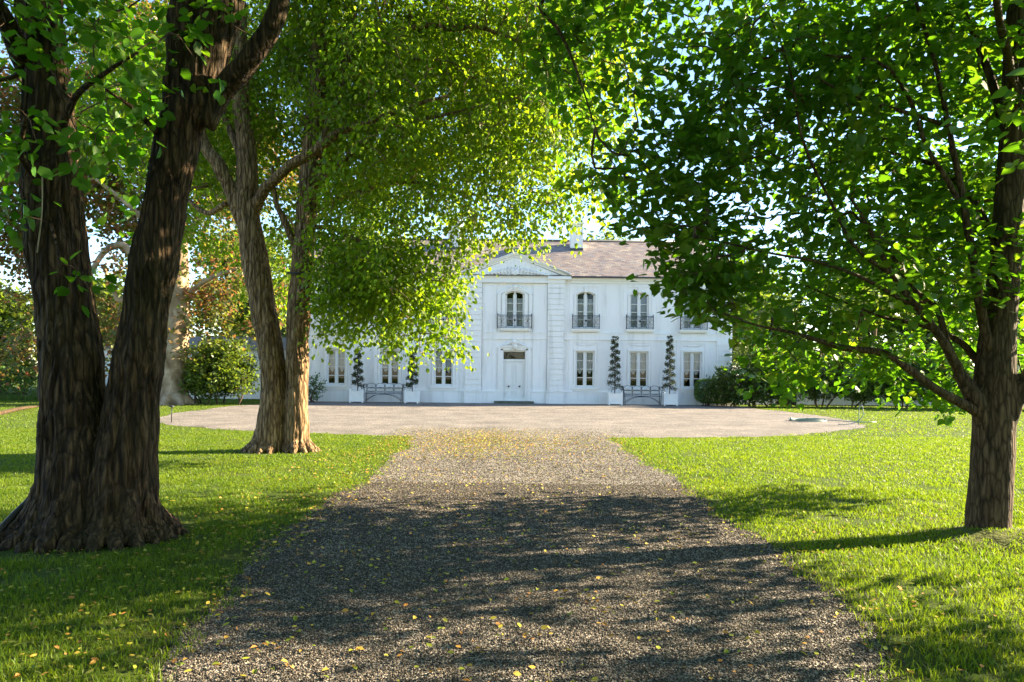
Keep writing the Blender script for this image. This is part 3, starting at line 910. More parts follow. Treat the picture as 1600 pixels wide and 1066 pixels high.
# pediment
pe = MB()
pe.prism([(-2.42, 6.30), (2.42, 6.30), (0, 7.26)], -.16, -.01)
ped = pe.build('pediment', M['stucco'], house)
rk = MB()
for s in (-1, 1):
    for (o0, o1, d) in ((0.0, .10, .20), (.10, .17, .28), (.17, .215, .335)):
        k = (7.25 - 6.27) / 2.62
        lo0, lo1 = o0 / math.cos(math.atan(k)), o1 / math.cos(math.atan(k))
        poly = [(0, 7.25 + lo0), (s * 2.75, 7.25 - k * 2.75 + lo0 ), (s * 2.75, 7.25 - k * 2.75 + lo1), (0, 7.25 + lo1)]
        rk.prism(poly if s > 0 else poly[::-1], -d, -.012)
rk.build('raking_cornice', M['trim'], ped)
bc = MB()
bc.box(-1.62, 1.62, -.17, -.003, 5.98, 6.24)
for s in (-1, 1):
    a, b = sorted((s * 1.62, s * 2.48)); bc.box(a, b, -.20, -.003, 5.98, 6.16)
    a, b = sorted((s * 1.62, s * 2.78)); bc.box(a, b, -.29, -.0032, 6.16, 6.30)
bc.box(-1.62, 1.62, -.21, -.003, 6.24, 6.30)
bc.build('entablature', M['trim'], ped)
# carved foliage in the tympanum: scrolls and a shell
rl = MB()
for s in (-1, 1):
    for k in range(9):
        x0 = s * (.08 + k * .17)
        hh = max(.05, (1 - abs(x0) / 1.75) * .52)
        for j in range(3):
            a = s * (.5 + .35 * j)
            pts = [(x0, -.17, 6.32 + .02 * j), (x0 + .06 * a, -.205, 6.32 + hh * .5), (x0 + .20 * a, -.20, 6.32 + hh * (.92 - .2 * j)), (x0 + .30 * a, -.175, 6.32 + hh * (.8 - .25 * j))]
            rl.tube(pts, [.022, .03, .024, .008], 6, n=9)
        rl.ell((x0 + s * .08, -.175, 6.36 + .1 * random.random()), (.045, .035, .045), 8, 5)
for k in range(9):
    a = PI * (k + .5) / 9
    rl.tube([(0, -.18, 6.36), (.16 * math.cos(a), -.215, 6.38 + .19 * math.sin(a)), (.27 * math.cos(a), -.175, 6.40 + .33 * math.sin(a))], [.02, .032, .02], 6, n=7)
rl.build('relief', M['stucco'], ped, smooth=True)

# ---- windows
def arc_top(x0, x1, zs, rise, n=12):
    r = ((x1 - x0) ** 2 / 4 + rise ** 2) / (2 * rise)
    cx, cz = (x0 + x1) / 2, zs + rise - r
    a0 = math.atan2(zs - cz, x0 - cx); a1 = math.atan2(zs - cz, x1 - cx)
    return [(cx + r * math.cos(a0 + (a1 - a0) * i / n), cz + r * math.sin(a0 + (a1 - a0) * i / n)) for i in range(n + 1)]

def window(cx, z0, z1, arch, style):
    """casement: outer frame, two leaves with glazing bars, panes, cloth or blind behind"""
    hw = WW
    f = MB()
    yf = .10
    top = z1 + (arch or 0)
    fw = .055
    # jambs, sill rail, head
    f.box(cx - hw + .001, cx - hw + fw, yf, yf + .09, z0 + .001, z1)
    f.box(cx + hw - fw, cx + hw - .001, yf, yf + .09, z0 + .001, z1)
    f.box(cx - hw + fw, cx + hw - fw, yf, yf + .09, z0 + .001, z0 + .06)
    if arch:
        o = arc_top(cx - hw + .001, cx + hw - .001, z1, arch - .002); i_ = arc_top(cx - hw + fw, cx + hw - fw, z1 - .03, arch - .02)
        for k in range(len(o) - 1):
            f.prism([i_[k], i_[k + 1], o[k + 1], o[k]], yf, yf + .09)
        # spandrels (masonry) closing the square head down to the arch
    else:
        f.box(cx - hw + fw, cx + hw - fw, yf, yf + .09, z1 - .06, z1 - .001)
    f.box(cx - .055, cx + .055, yf - .012, yf + .075, z0 + .06, top - .03)
    nrow = 4
    for s in (-1, 1):
        a, b = sorted((cx + s * .055, cx + s * (hw - fw)))
        f.box(a, a + .035, yf + .012, yf + .07, z0 + .06, z1 - .02); f.box(b - .035, b, yf + .012, yf + .07, z0 + .06, z1 - .02)
        for k in range(0, nrow + 1):
            zz = z0 + .06 + (z1 - .06 - z0 - .06) * k / nrow
            if arch and k == nrow: continue
            t = .034 if 0 < k < nrow else .045
            f.box(a + .035, b - .035, yf + .018, yf + .062, zz - (t / 2 if k else 0), zz + t / 2 + (t / 2 if k == 0 else 0))
    fr = f.build('window', M['frame'], house)
    g = MB()
    if arch:
        poly = [(cx - hw + .03, z0 + .03), (cx + hw - .03, z0 + .03)] + arc_top(cx - hw + .03, cx + hw - .03, z1, arch - .015)[::-1]
    else:
        poly = [(cx - hw + .03, z0 + .03), (cx + hw - .03, z0 + .03), (cx + hw - .03, z1 - .03), (cx - hw + .03, z1 - .03)]
    g.add([(x, yf + .04, z) for x, z in poly], [tuple(range(len(poly)))])
    g.build('pane', M['glass'], fr)
    # cloth behind the glass
    if style in ('swag', 'sheer', 'blind'):
        V, F = [], []
        nx, nz = 40, 12
        for s in (-1, 1):
            b0 = len(V)
            a, b = sorted((cx + s * .02, cx + s * (hw - .02)))
            for i in range(nx + 1):
                u = i / nx
                x = a + (b - a) * u
                if style == 'swag':      # ends in two scallops, half way up
                    bot = z0 + (z1 - z0) * (.52 + .10 * abs(math.sin(PI * u)) * -1 + .10 * (1 - u if s > 0 else u) * 0 + .10 * math.cos(2 * PI * u) * .5)
                    topz = z1 - .02
                elif style == 'sheer':
                    bot, topz = z0 + .05, z1 - .20
                else:
                    bot, topz = z0 + .05, top - .03
                for j in range(nz + 1):
                    v = j / nz
                    y = yf + .13 + .012 * math.sin(u * 34 + .6 * s) * (1 if style != 'blind' else .2)
                    V.append((x, y, topz + (bot - topz) * v))
            for i in range(nx):
                for j in range(nz):
                    q0 = b0 + i * (nz + 1) + j
                    F.append((q0, q0 + nz + 1, q0 + nz + 2, q0 + 1))
        cu = MB(); cu.add(V, F); cu.build('curtain' if style != 'blind' else 'blind', M['screen'] if style == 'blind' else M['curtain'], fr, smooth=True)
    return fr

def surround(cx, z0, z1, arch, fr, wide=.10, d=.045, grand=False):
    s_ = MB()
    hw = WW
    y0, y1 = -d, .0
    s_.box(cx - hw - wide, cx - hw - .001, y0, -.003, z0, z1); s_.box(cx + hw + .001, cx + hw + wide, y0, -.003, z0, z1)
    if arch:
        o = arc_top(cx - hw - wide, cx + hw + wide, z1, arch + .06); i_ = arc_top(cx - hw - .001, cx + hw + .001, z1, arch)
        for k in range(len(o) - 1):
            s_.prism([i_[k], i_[k + 1], o[k + 1], o[k]], y0, -.003)
        # masonry corners between square hole and arch
        i2 = arc_top(cx - hw + .001, cx + hw - .001, z1 - .0, arch - .001)
        for k in range(len(i2) - 1):
            s_.add([(i2[k][0], .004, i2[k][1]), (i2[k + 1][0], .004, i2[k + 1][1]), (i2[k + 1][0], .004, z1 + arch + .0005), (i2[k][0], .004, z1 + arch + .0005)], [(0, 1, 2, 3)])
            s_.add([(i2[k][0], .004, i2[k][1]), (i2[k + 1][0], .004, i2[k + 1][1]), (i2[k + 1][0], .235, i2[k + 1][1]), (i2[k][0], .235, i2[k][1])], [(3, 2, 1, 0)])
        kz = z1 + arch
        s_.prism([(cx - .05, kz - .03), (cx + .05, kz - .03), (cx + .085, kz + .26), (cx - .085, kz + .26)], -d - .045, -.004)
    else:
        s_.box(cx - hw - wide, cx + hw + wide, y0, -.003, z1, z1 + wide)
    s_.build('surround', M['trim'], fr)
    sl = MB()
    if arch:
        sl.box(cx - .70, cx + .70, -.22, -.0035, z0 - .11, z0 - .04); sl.box(cx - .66, cx + .66, -.16, -.0035, z0 - .17, z0 - .11); sl.box(cx - .68, cx + .68, -.24, -.004, z0 - .04, z0 - .01)
    else:
        sl.box(cx - hw - .16, cx + hw + .16, -.11, -.0035, z0 - .10, z0 - .012); sl.box(cx - hw - .12, cx + hw + .12, -.06, -.0035, z0 - .20, z0 - .10)
    sl.build('sill', M['trim'], fr)

def balcony(cx, z0, hw=.66):
    r = MB()
    y = -.19
    for z, t in ((z0 + .035, .010), (z0 + .10, .007), (z0 + .60, .008), (z0 + .655, .013)):
        r.tube([(cx - hw, -.01, z), (cx - hw, y, z), (cx + hw, y, z), (cx + hw, -.01, z)], t, 6)
    for x in (-hw, hw):
        r.box(cx + x - .018, cx + x + .018, y - .018, y + .018, z0 - .02, z0 + .70)
        r.ell((cx + x, y, z0 + .715), (.024, .024, .024), 8, 5)
    for x in (-hw * .5, 0, hw * .5):
        r.tube([(cx + x, y, z0 + .03), (cx + x, y, z0 + .65)], .008, 6)
    # scrolls: each bay a facing pair of C curls with small curls between
    def spiral(ox, oz, R, a0, turns, sgn):
        pts = []
        for i in range(22):
            t = i / 21
            a = a0 + sgn * turns * 2 * PI * t
            rr = R * (1 - .82 * t)
            pts.append((ox + rr * math.cos(a), y, oz + rr * math.sin(a)))
        return pts
    for b in (-.75, -.25, .25, .75):
        ox = cx + b * hw
        for s in (-1, 1):
            r.tube(spiral(ox + s * .075, z0 + .25, .072, PI / 2, 1.4, s), .0065, 5)
            r.tube(spiral(ox + s * .075, z0 + .45, .072, -PI / 2, 1.4, -s), .0065, 5)
            r.tube(spiral(ox + s * .05, z0 + .145, .04, PI / 2, 1.2, s), .005, 5)
            r.tube(spiral(ox + s * .05, z0 + .555, .04, -PI / 2, 1.2, -s), .005, 5)
        r.ell((ox, y, z0 + .35), (.025, .012, .04), 6, 5)
    r.ell((cx, y - .012, z0 + .40), (.05, .012, .06), 8, 5)
    return r.build('balcony_railing', M['iron'], house, smooth=True)

for i, x in enumerate(WX):
    fr = window(x, LZ0, LZ1, None, 'swag'); surround(x, LZ0, LZ1, None, fr)
    fr = window(x, UZ0, UZ1, ARCH, 'blind' if x in (6.19, -6.19) else 'sheer'); surround(x, UZ0, UZ1, ARCH, fr)
    balcony(x, UZ0 - .02)
fr = window(0, UZ0, UZ1, ARCH, 'sheer'); surround(0, UZ0, UZ1, ARCH, fr, wide=.16, d=.06)
# grand outer architrave of the middle window
ga = MB()
for s in (-1, 1):
    a, b = sorted((s * .70, s * .86)); ga.box(a, b, -.075, -.0045, UZ0 - .16, UZ1 - .02)
o = arc_top(-.90, .90, UZ1 - .02, .34); i_ = arc_top(-.70, .70, UZ1 - .02, .22)
for k in range(len(o) - 1):
    ga.prism([i_[k], i_[k + 1], o[k + 1], o[k]], -.09, -.0045)
ga.ell((0, -.12, UZ1 + .33), (.10, .07, .14), 10, 7)
for s in (-1, 1):
    for k in range(4):
        ga.ell((s * (.12 + .07 * k), -.09, UZ1 + .36 - .03 * k), (.05, .035, .045), 8, 5)
ga.build('architrave', M['trim'], fr, smooth=False)
balcony(0, UZ0 - .02, .84)

# ---- door
dr = MB()
yd = .14
dr.box(-.535, -.004, yd, yd + .05, .125, 2.06); dr.box(.004, .535, yd, yd + .05, .125, 2.06)
for s in (-1, 1):
    c = s * .27
    for (z0, z1) in ((1.03, 1.96), (.72, .96), (.22, .62)):
        for (a, b, e, f_) in ((c - .19, c + .19, z1 - .03, z1), (c - .19, c + .19, z0, z0 + .03)):
            dr.box(a, b, yd - .022, yd + .001, e, f_)
        dr.box(c - .19, c - .16, yd - .022, yd + .001, z0 + .03, z1 - .03); dr.box(c + .16, c + .19, yd - .022, yd + .001, z0 + .03, z1 - .03)
        dr.box(c - .135, c + .135, yd - .012, yd + .001, z0 + .06, z1 - .06)
dr.box(-.028, .028, yd - .03, yd - .002, .13, 2.05)
door = dr.build('door', M['doorp'], house)
for s in (-1, 1):
    h = MB(); h.ell((s * .27, yd - .05, .84), (.045, .045, .045), 10, 7); h.tube([(s * .27, yd - .03, .84), (s * .27, yd - .001, .84)], .02, 8)
    h.build('handle', M['brass'], door, smooth=True)
tf_ = MB()
tf_.box(-.558, -.53, .10, .22, .121, 2.638); tf_.box(.53, .558, .10, .22, .121, 2.638)
tf_.box(-.53, .53, .09, .22, 2.065, 2.19); tf_.box(-.53, .53, .10, .22, 2.57, 2.638); tf_.box(-.56, .56, .07, .0995, 2.12, 2.16)
tr = tf_.build('transom_window', M['doorp'], house)
g = MB(); g.add([(-.53, .15, 2.19), (.53, .15, 2.19), (.53, .15, 2.57), (-.53, .15, 2.57)], [(0, 1, 2, 3)]); g.build('pane', M['glass'], tr)
ds = MB()
for s in (-1, 1):
    a, b = sorted((s * .562, s * .68)); ds.box(a, b, -.05, -.003, .12, 2.70)
    a, b = sorted((s * .68, s * .80)); ds.box(a, b, -.085, -.003, .12, 2.78)
ds.box(-.68, .68, -.05, -.003, 2.64, 2.78)
o = arc_top(-.84, .84, 2.78, .10); i_ = [(p[0] * .93, 2.78) for p in o]
for k in range(len(o) - 1):
    ds.prism([(i_[k][0], 2.775), (i_[k + 1][0], 2.775), o[k + 1], o[k]], -.10, -.0035)
dsur = ds.build('door_surround', M['trim'], house)
ks = MB()
ks.prism([(-.09, 2.66), (.09, 2.66), (.13, 3.02), (-.13, 3.02)], -.16, -.004)
ks.ell((0, -.15, 3.05), (.15, .08, .12), 10, 7)
for s in (-1, 1):
    ks.tube([(s * .10, -.12, 3.02), (s * .26, -.12, 2.98), (s * .42, -.11, 2.90), (s * .60, -.10, 2.86)], [.05, .045, .035, .015], 8, n=12)
    ks.ell((s * .17, -.13, 3.02), (.05, .05, .05), 8, 6)
ks.build('keystone', M['trim'], dsur, smooth=True)
st = MB(); st.box(-.98, .98, -.55, .14, .0, .115)
st.build('doorstep', M['step'], house)

# ---- lower side wings behind the shrubs
def annex(x0, x1, y, label, door_x=None, flat=False):
    r = empty('garden_wall' if flat else 'side_wing', ((x0 + x1) / 2, y, 0))
    tag(r, label, 'wall' if flat else 'house wing')
    h = (x1 - x0) / 2
    m = MB()
    hh = 1.9 if flat else 2.6
    m.box(-h, h, 0, .35 if flat else 6, 0, hh)
    m.box(-h - .02, h + .02, -.05, -.002, 0, .5)
    m.build('wall', M['stucco'], r)
    if flat:
        MB().box(-h - .1, h + .1, -.1, .45, 1.9, 1.98).build('coping', M['trim'], r)
    rf = MB()
    rf.add([(-h - .2, -.3, 2.6), (h + .2, -.3, 2.6), (h + .2, 3, 3.4), (-h - .2, 3, 3.4), (h + .2, 6.3, 2.6), (-h - .2, 6.3, 2.6)], [(0, 1, 2, 3), (3, 2, 4, 5), (0, 3, 5), (1, 4, 2)])
    me = rf.mesh('roof'); l = me.uv_layers.new(name='UVMap')
    for lp in me.loops:
        v = me.vertices[lp.vertex_index].co; l.data[lp.index].uv = (v.x, v.y * 1.1)
    if not flat: link('roof', me, M['slate'], r)
    if door_x is not None:
        d = MB(); d.box(door_x - .45, door_x + .45, -.07, -.0525, .05, .75); d.box(door_x - .5, door_x + .5, -.062, -.0522, .0, .80)
        d.build('hatch', M['dark'], r)
annex(-21.5, -10.95, 37.0, 'low white wing at the house end behind the copper beech')
annex(11.2, 27.0, 36.4, 'white garden wall behind the dark shrubs under the right hand tree', -4.9, True)

# ================================================================== planters, topiaries, benches
def make_planter():
    r = empty('planter_box', (0, 0, 0))
    b = MB()
    w, h = .30, .56
    for sx in (-1, 1):
        for sy in (-1, 1):
            b = MB().box(sx * w - .035, sx * w + .035, sy * w - .035, sy * w + .035, .0, h + .05)
            b.ell((sx * w, sy * w, h + .07), (.035, .035, .035), 8, 5)
            b.build('corner_post', M['trim'], r)
    p = MB()
    for s in (-1, 1):
        p.box(-w + .035, w - .035, s * w - .015, s * w + .015, .06, h); p.box(s * w - .015, s * w + .015, -w + .035, w - .035, .06, h)
    p.build('panel', M['trim'], r)
    t = MB()
    for s in (-1, 1):
        y0, y1 = (s * w - .034, s * w - .0155) if s < 0 else (s * w + .0155, s * w + .034)
        t.box(-w + .036, w - .036, y0, y1, h - .06, h + .01); t.box(-w + .036, w - .036, y0, y1, .055, .115)
        x0, x1 = y0, y1
        t.box(x0, x1, -w + .036, w - .036, h - .06, h + .01); t.box(x0, x1, -w + .036, w - .036, .055, .115)
        for q in (-1, 1):
            a = np.array([-.255 * q, .118]); c = np.array([.255 * q, h - .064])
            d = (c - a) / np.linalg.norm(c - a); n = np.array([-d[1], d[0]]) * .022
            poly = [tuple(a + n), tuple(a - n), tuple(c - n), tuple(c + n)]
            yy = (s * w - .0305 - .001 * q, s * w - .0158) if s < 0 else (s * w + .0158, s * w + .0305 + .001 * q)
            t.prism(poly, *yy)
    t.build('cross_trim', M['trim'], r)
    s_ = MB(); s_.box(-w + .02, w - .02, -w + .02, w - .02, h - .12, h - .04); s_.build('soil', M['soil'], r)
    return r

def make_topiary(h0, top, rmax, nt):
    r = empty('spiral_topiary', (0, 0, 0))
    s = MB(); s.tube([(0, 0, h0 - .1), (.01, .01, h0 + .6), (0, .0, top - .1)], [.026, .022, .008], 7, n=8)
    s.build('stem', M['twig'], r, smooth=True)
    n = 3600
    u = rng.random(n)
    z = h0 + .30 + (top - h0 - .30) * u
    R = rmax * (1 - .62 * u)
    turn = nt * 2 * PI * u
    # helical shelf: leaves gather in a rising spiral pad
    th = rng.uniform(0, 2 * PI, n)
    pitch = (top - h0 - .3) / nt
    ph = (th / (2 * PI))
    k = np.floor(u * nt)
    zc = h0 + .30 + (k + ph) * pitch
    R = R * (.72 + .56 * vnoise(np.stack([np.cos(th) * 1.3 + rmax * 90, np.sin(th) * 1.3, u * 9 + top * 7], -1)))
    rr = R * np.sqrt(rng.random(n))
    dz = rng.normal(0, .055, n) - .06 * (rr / rmax)
    pos = np.stack([rr * np.cos(th), rr * np.sin(th), np.minimum(zc + dz, top)], -1)
    tip = np.stack([np.cos(th), np.sin(th), rng.normal(.2, .5, n)], -1) + rng.normal(0, .5, (n, 3))
    nr = rng.normal(0, .6, (n, 3)); nr[:, 2] += 1
    V, F = scatter(LANCE_V * np.array([1.6, 1, 1]), LANCE_F, pos, tip, nr, rng.uniform(.045, .09, n))
    link('foliage', mesh_np('foliage', V, F), M['leaf_topiary'], r)
    return r

def make_bench():
    r = empty('garden_bench', (0, 0, 0))
    W = .88
    sd = .42
    for sx in (-1, 1):
        MB().tube([(sx * W, 0, 0), (sx * W, 0, .45), (sx * W, .05, .92)], .016, 7, n=10).build('leg', M['iron'], r, smooth=True)
        MB().tube([(sx * W * .98, -sd, 0), (sx * W, -sd, .44)], .016, 7).build('leg', M['iron'], r, smooth=True)
        # rolled arm scrolling outward
        pts = []
        for i in range(26):
            t = i / 25
            a = PI * .5 - sx * 2 * PI * 1.25 * t
            rr = .105 * (1 - .7 * t)
            pts.append((sx * (W + .09) + rr * math.cos(a), -.02 - .0 * t, .80 + rr * math.sin(a)))
        m = MB(); m.tube([(sx * W, .02, .72), (sx * (W + .01), .0, .86), pts[0]], .012, 6, n=8); m.tube(pts, .013, 6)
        m.tube([(p[0], p[1] - sd + .02, p[2] - .10) for p in pts], .013, 6)
        m.tube([(pts[0][0], pts[0][1], pts[0][2]), (pts[0][0], -sd, pts[0][2] - .10)], .012, 6)
        m.tube([(sx * W, -sd, .44), (sx * (W + .03), -sd, .66), (pts[0][0], -sd, pts[0][2] - .10)], .012, 6, n=8)
        m.build('armrest', M['iron'], r, smooth=True)
    b = MB()
    nb = 4
    bw = 2 * W / nb
    yb = .045
    b.tube([(-W, .02, .50), (W, .02, .50)], .011, 6)
    for k in range(nb + 1):
        b.tube([(-W + k * bw, .02, .46), (-W + k * bw, yb, .93 if 0 < k < nb else .92)], .012, 6)
        if k == 2: b.ell((-W + k * bw, yb, .97), (.025, .025, .04), 8, 6)
    for k in range(nb):
        c = -W + (k + .5) * bw
        def arc(z0, h, hwid, n=14):
            return [(c + hwid * math.cos(PI - PI * i / (n - 1)), yb - .012, z0 + h * math.sin(PI * i / (n - 1))) for i in range(n)]
        b.tube(arc(.79, .15, bw * .48), .011, 6); b.tube(arc(.79, -.10, bw * .46), .009, 6)
        b.tube(arc(.63, .09, bw * .46), .009, 6); b.tube(arc(.60, -.075, bw * .44), .009, 6)
        b.tube([(c - bw * .45, yb - .01, .70), (c, yb - .01, .735), (c + bw * .45, yb - .01, .70)], .008, 6, n=8)
    b.build('backrest', M['iron'], r, smooth=True)
    s = MB()
    for y in np.linspace(-sd, 0, 8):
        s.tube([(-W, y, .44), (W, y, .44)], .009, 6)
    for x in (-W, 0, W):
        s.tube([(x, -sd, .432), (x, 0, .432)], .012, 6)
    s.build('seat', M['iron'], r, smooth=True)
    a = MB()
    for y in (-sd, 0):
        a.tube([(-W, y, .10), (-W * .55, y, .34), (0, y, .41), (W * .55, y, .34), (W, y, .10)], .010, 6, n=20)
    a.build('apron_arch', M['iron'], r, smooth=True)
    return r

pl0 = make_planter()
tops = []
spots = [(-7.56, 'white box planter left of the bench farther from the door'), (-4.82, 'white box planter right of the bench farther from the door'),
         (5.06, 'white box planter left of the bench right of the door'), (7.73, 'white box planter right of the bench right of the door')]
spots = [((558 - 800) / 1100 * 34.1, 'white wooden box planter leftmost of four, beside the small round shrub'),
         ((644 - 800) / 1100 * 34.1, 'white wooden box planter between left bench and the front door'),
         ((961.5 - 800) / 1100 * 34.1, 'white wooden box planter between front door and right bench'),
         ((1047.5 - 800) / 1100 * 34.1, 'white wooden box planter rightmost of four, near the clipped hedge')]
tops = [(2.62, .31, 5.0, 'spiral topiary in the leftmost box planter, with widely spaced leaf tiers'),
        (2.62, .31, 5.0, 'spiral topiary just left of the front door, its top hidden by branches'),
        (3.30, .33, 7.5, 'tall dense brownish spiral topiary just right of the front door'),
        (3.34, .31, 7.5, 'tall slender spiral topiary in the rightmost box planter')]
for i, ((x, lab), (tz, rm, nt_, tl)) in enumerate(zip(spots, tops)):
    p_ = pl0 if i == 0 else copy_tree(pl0)
    p_.location = (x, 34.25, .004)
    tag(p_, lab, 'planter', 'white box planters along the facade')
    t_ = make_topiary(.52, tz, rm, nt_)
    t_.location = (x, 34.25, .004); t_.rotation_euler.z = i * 1.9
    tag(t_, tl, 'topiary', 'spiral topiaries along the facade')
bn = make_bench()
bn.location = ((600 - 800) / 1100 * 34.2, 34.45, .004)
tag(bn, 'black wrought iron bench with scrolled arms left of the front door', 'bench', 'iron benches along the facade')
b2 = copy_tree(bn)
b2.location = ((1004 - 800) / 1100 * 34.2, 34.45, .004)
tag(b2, 'black wrought iron bench with scrolled arms right of the front door', 'bench', 'iron benches along the facade')

# ================================================================== TREES
def bark_disp(ax, az, amp, lump=.03):
    def f(co):
        p = co * np.array([ax, ax, az])
        p = p + (vnoise(co * 3.0)[:, None] - .5) * 1.6
        r = 1 - np.abs(2 * vnoise(p) - 1)
        r2 = 1 - np.abs(2 * vnoise(p * 2.1 + 7.7) - 1)
        return amp * (r * .7 + r2 * .3 - .45) + lump * (fbm(co * 2.3 + 3, 2) - .5) * 2
    return f

# ---- left forked tree, close
LY = 6.65
def roots(base, specs, z=.75, r0=.30):
    out = []
    for (ang, ln, r) in specs:
        a = math.radians(ang)
        d = np.array([math.cos(a), math.sin(a), 0])
        q = [base + d * .22 + [0, 0, z], base + d * .42 + [0, 0, z * .42], base + d * (.42 + ln * .45) + [0, 0, .10], base + d * (.42 + ln) + [0, 0, -.12]]
        out.append(np.array([[*q[0], r * .9], [*q[1], r], [*q[2], r * .8], [*q[3], r * .35]]))
    return out
fb = np.array([P(150, 800, LY)[0], LY, 0])
lt = [limb_pts([(132, 865, LY, .62), (130, 800, LY, .52), (128, 740, LY, .46), (122, 680, LY, .41), (112, 590, LY, .345), (100, 470, LY, .315), (84, 330, LY, .30), (76, 180, LY, .25), (66, 40, LY, .23), (40, -120, LY, .22), (20, -300, LY, .15)]),
      limb_pts([(172, 855, LY, .50), (184, 780, LY, .42), (194, 720, LY, .355), (202, 660, LY, .31), (213, 580, LY, .27), (236, 440, LY, .25), (262, 300, LY, .245), (290, 170, LY, .255), (325, 70, LY + .1, .27), (350, 0, LY + .1, .235), (385, -120, LY + .2, .19), (420, -300, LY + .3, .12)]),
      limb_pts([(272, 230, LY, .20), (285, 120, LY, .19), (290, 0, LY, .17), (280, -150, LY, .13)])]
def buttress(base, specs, ztop, rtop):
    out = []
    for (ang, ln, r, z0) in specs:
        a = math.radians(ang); d = np.array([math.cos(a), math.sin(a), 0])
        q = [(rtop, z0, r * .6), (rtop + .11, z0 * .5, r * .9), (rtop + .20, z0 * .2, r), (rtop + .32 + ln * .3, .0, r * .75), (rtop + .36 + ln, -.13, r * .35)]
        out.append(np.array([[*(base + d * k[0] + np.array([0, 0, k[1]])), k[2]] for k in q]))
    return out
fl_, fr_ = np.array([P(130, 800, LY)[0], LY, 0]), np.array([P(184, 800, LY)[0], LY, 0])
lt += buttress(fl_, [(-178, .45, .13, 1.0), (-163, .42, .12, .7), (-146, .36, .13, .9), (-128, .22, .12, .8), (-108, .16, .11, .6), (-90, .16, .11, .8), (-72, .16, .10, .5), (110, .3, .14, .8), (150, .3, .14, .8)], .9, .20)
lt += buttress(fr_, [(-98, .16, .10, .5), (-82, .18, .11, .8), (-62, .22, .11, .6), (-44, .20, .11, .9), (-26, .12, .09, .6), (-10, .16, .10, .9), (15, .16, .11, .7), (60, .3, .12, .8)], .9, .14)
ll = [limb_pts([(318, 195, LY, .11), (345, 145, LY, .105), (385, 105, LY - .1, .10), (418, 55, LY - .15, .095), (437, 5, LY - .2, .085), (450, -100, LY - .3, .06)]),
      limb_pts([(45, 110, LY, .10), (22, 60, LY - .3, .085), (5, 20, LY - .5, .07), (-40, -60, LY - .8, .05)]),
      limb_pts([(95, 210, LY, .035), (120, 150, LY - .5, .026), (165, 115, LY - .8, .018), (215, 78, LY - .9, .010)]),
      limb_pts([(60, 290, LY, .035), (30, 230, LY - .7, .024), (40, 180, LY - 1.0, .014)]),
      limb_pts([(255, 220, LY, .03), (215, 175, LY - .5, .02), (165, 140, LY - .8, .010)]),
      limb_pts([(80, 350, LY - .3, .015), (90, 385, LY - .6, .010), (95, 430, LY - .9, .006)])]
lb = [B_(90, 50, 6.1, .75, .8, .35), B_(190, 120, 5.9, .42, .6, .32), B_(50, 210, 5.8, .42, .6, .36), B_(165, 215, 6.0, .30, .5, .36), B_(120, 265, 5.9, .40, .4, .22),
      B_(285, 60, 6.2, .36, .4, .30), B_(90, 425, 6.1, .24, .22, .20), B_(175, 330, 7.4, .26, .4, .26), B_(195, 190, 8.0, .6, .6, .55), B_(15, 330, 6.2, .22, .4, .4), B_(330, 25, 6.4, .22, .3, .2),
      B_(160, 20, 7.8, .8, .8, .6), B_(-120, 140, 6.4, .9, 1.2, .9), (np.array([-4.6, 6.6, 6.1]), (2.2, 2.2, .7)), (np.array([-2.9, 7.0, 6.6]), (1.6, 1.8, .7)), (np.array([-4.4, 7.6, 8.0]), (3.2, 3.0, 1.3))]
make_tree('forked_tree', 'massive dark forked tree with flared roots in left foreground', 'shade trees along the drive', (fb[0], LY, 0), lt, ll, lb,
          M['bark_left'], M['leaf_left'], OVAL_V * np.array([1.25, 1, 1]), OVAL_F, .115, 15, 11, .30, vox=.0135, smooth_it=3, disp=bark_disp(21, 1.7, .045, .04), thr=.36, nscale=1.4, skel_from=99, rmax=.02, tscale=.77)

# ---- middle twin-stemmed tree
MY = 13.7
mb_ = np.array([*G(432, 706)[:2], 0])
mt = [limb_pts([(418, 722, MY, .34), (424, 680, MY, .31), (428, 600, MY, .27), (415, 500, MY, .255), (398, 400, MY, .25), (385, 320, MY, .24), (386, 240, MY, .19), (378, 170, MY, .16), (375, 60, MY, .13), (370, -100, MY, .09)]),
      limb_pts([(462, 716, MY, .28), (463, 680, MY, .25), (464, 600, MY, .22), (466, 500, MY, .235), (473, 400, MY, .225), (480, 320, MY + .1, .21), (488, 220, MY + .2, .20), (497, 120, MY + .2, .18), (500, 0, MY + .2, .15), (510, -140, MY + .3, .10)]),
      limb_pts([(382, 350, MY, .17), (362, 300, MY - .1, .14), (340, 255, MY - .2, .13), (322, 230, MY - .2, .115), (300, 150, MY - .3, .09)])]
ml_, mr_ = np.array([P(424, 700, MY)[0], MY, 0]), np.array([P(463, 700, MY)[0], MY, 0])
mt += buttress(ml_, [(-172, .34, .10, .8), (-150, .16, .09, .5), (-125, .08, .09, .7), (-100, .06, .08, .5), (-75, .05, .08, .45), (120, .15, .1, .7), (160, .15, .1, .6)], .7, .09)
mt += buttress(mr_, [(-105, .04, .07, .4), (-80, .06, .08, .6), (-50, .08, .08, .5), (-22, .12, .08, .7), (5, .15, .08, .6), (60, .2, .1, .7)], .7, .03)
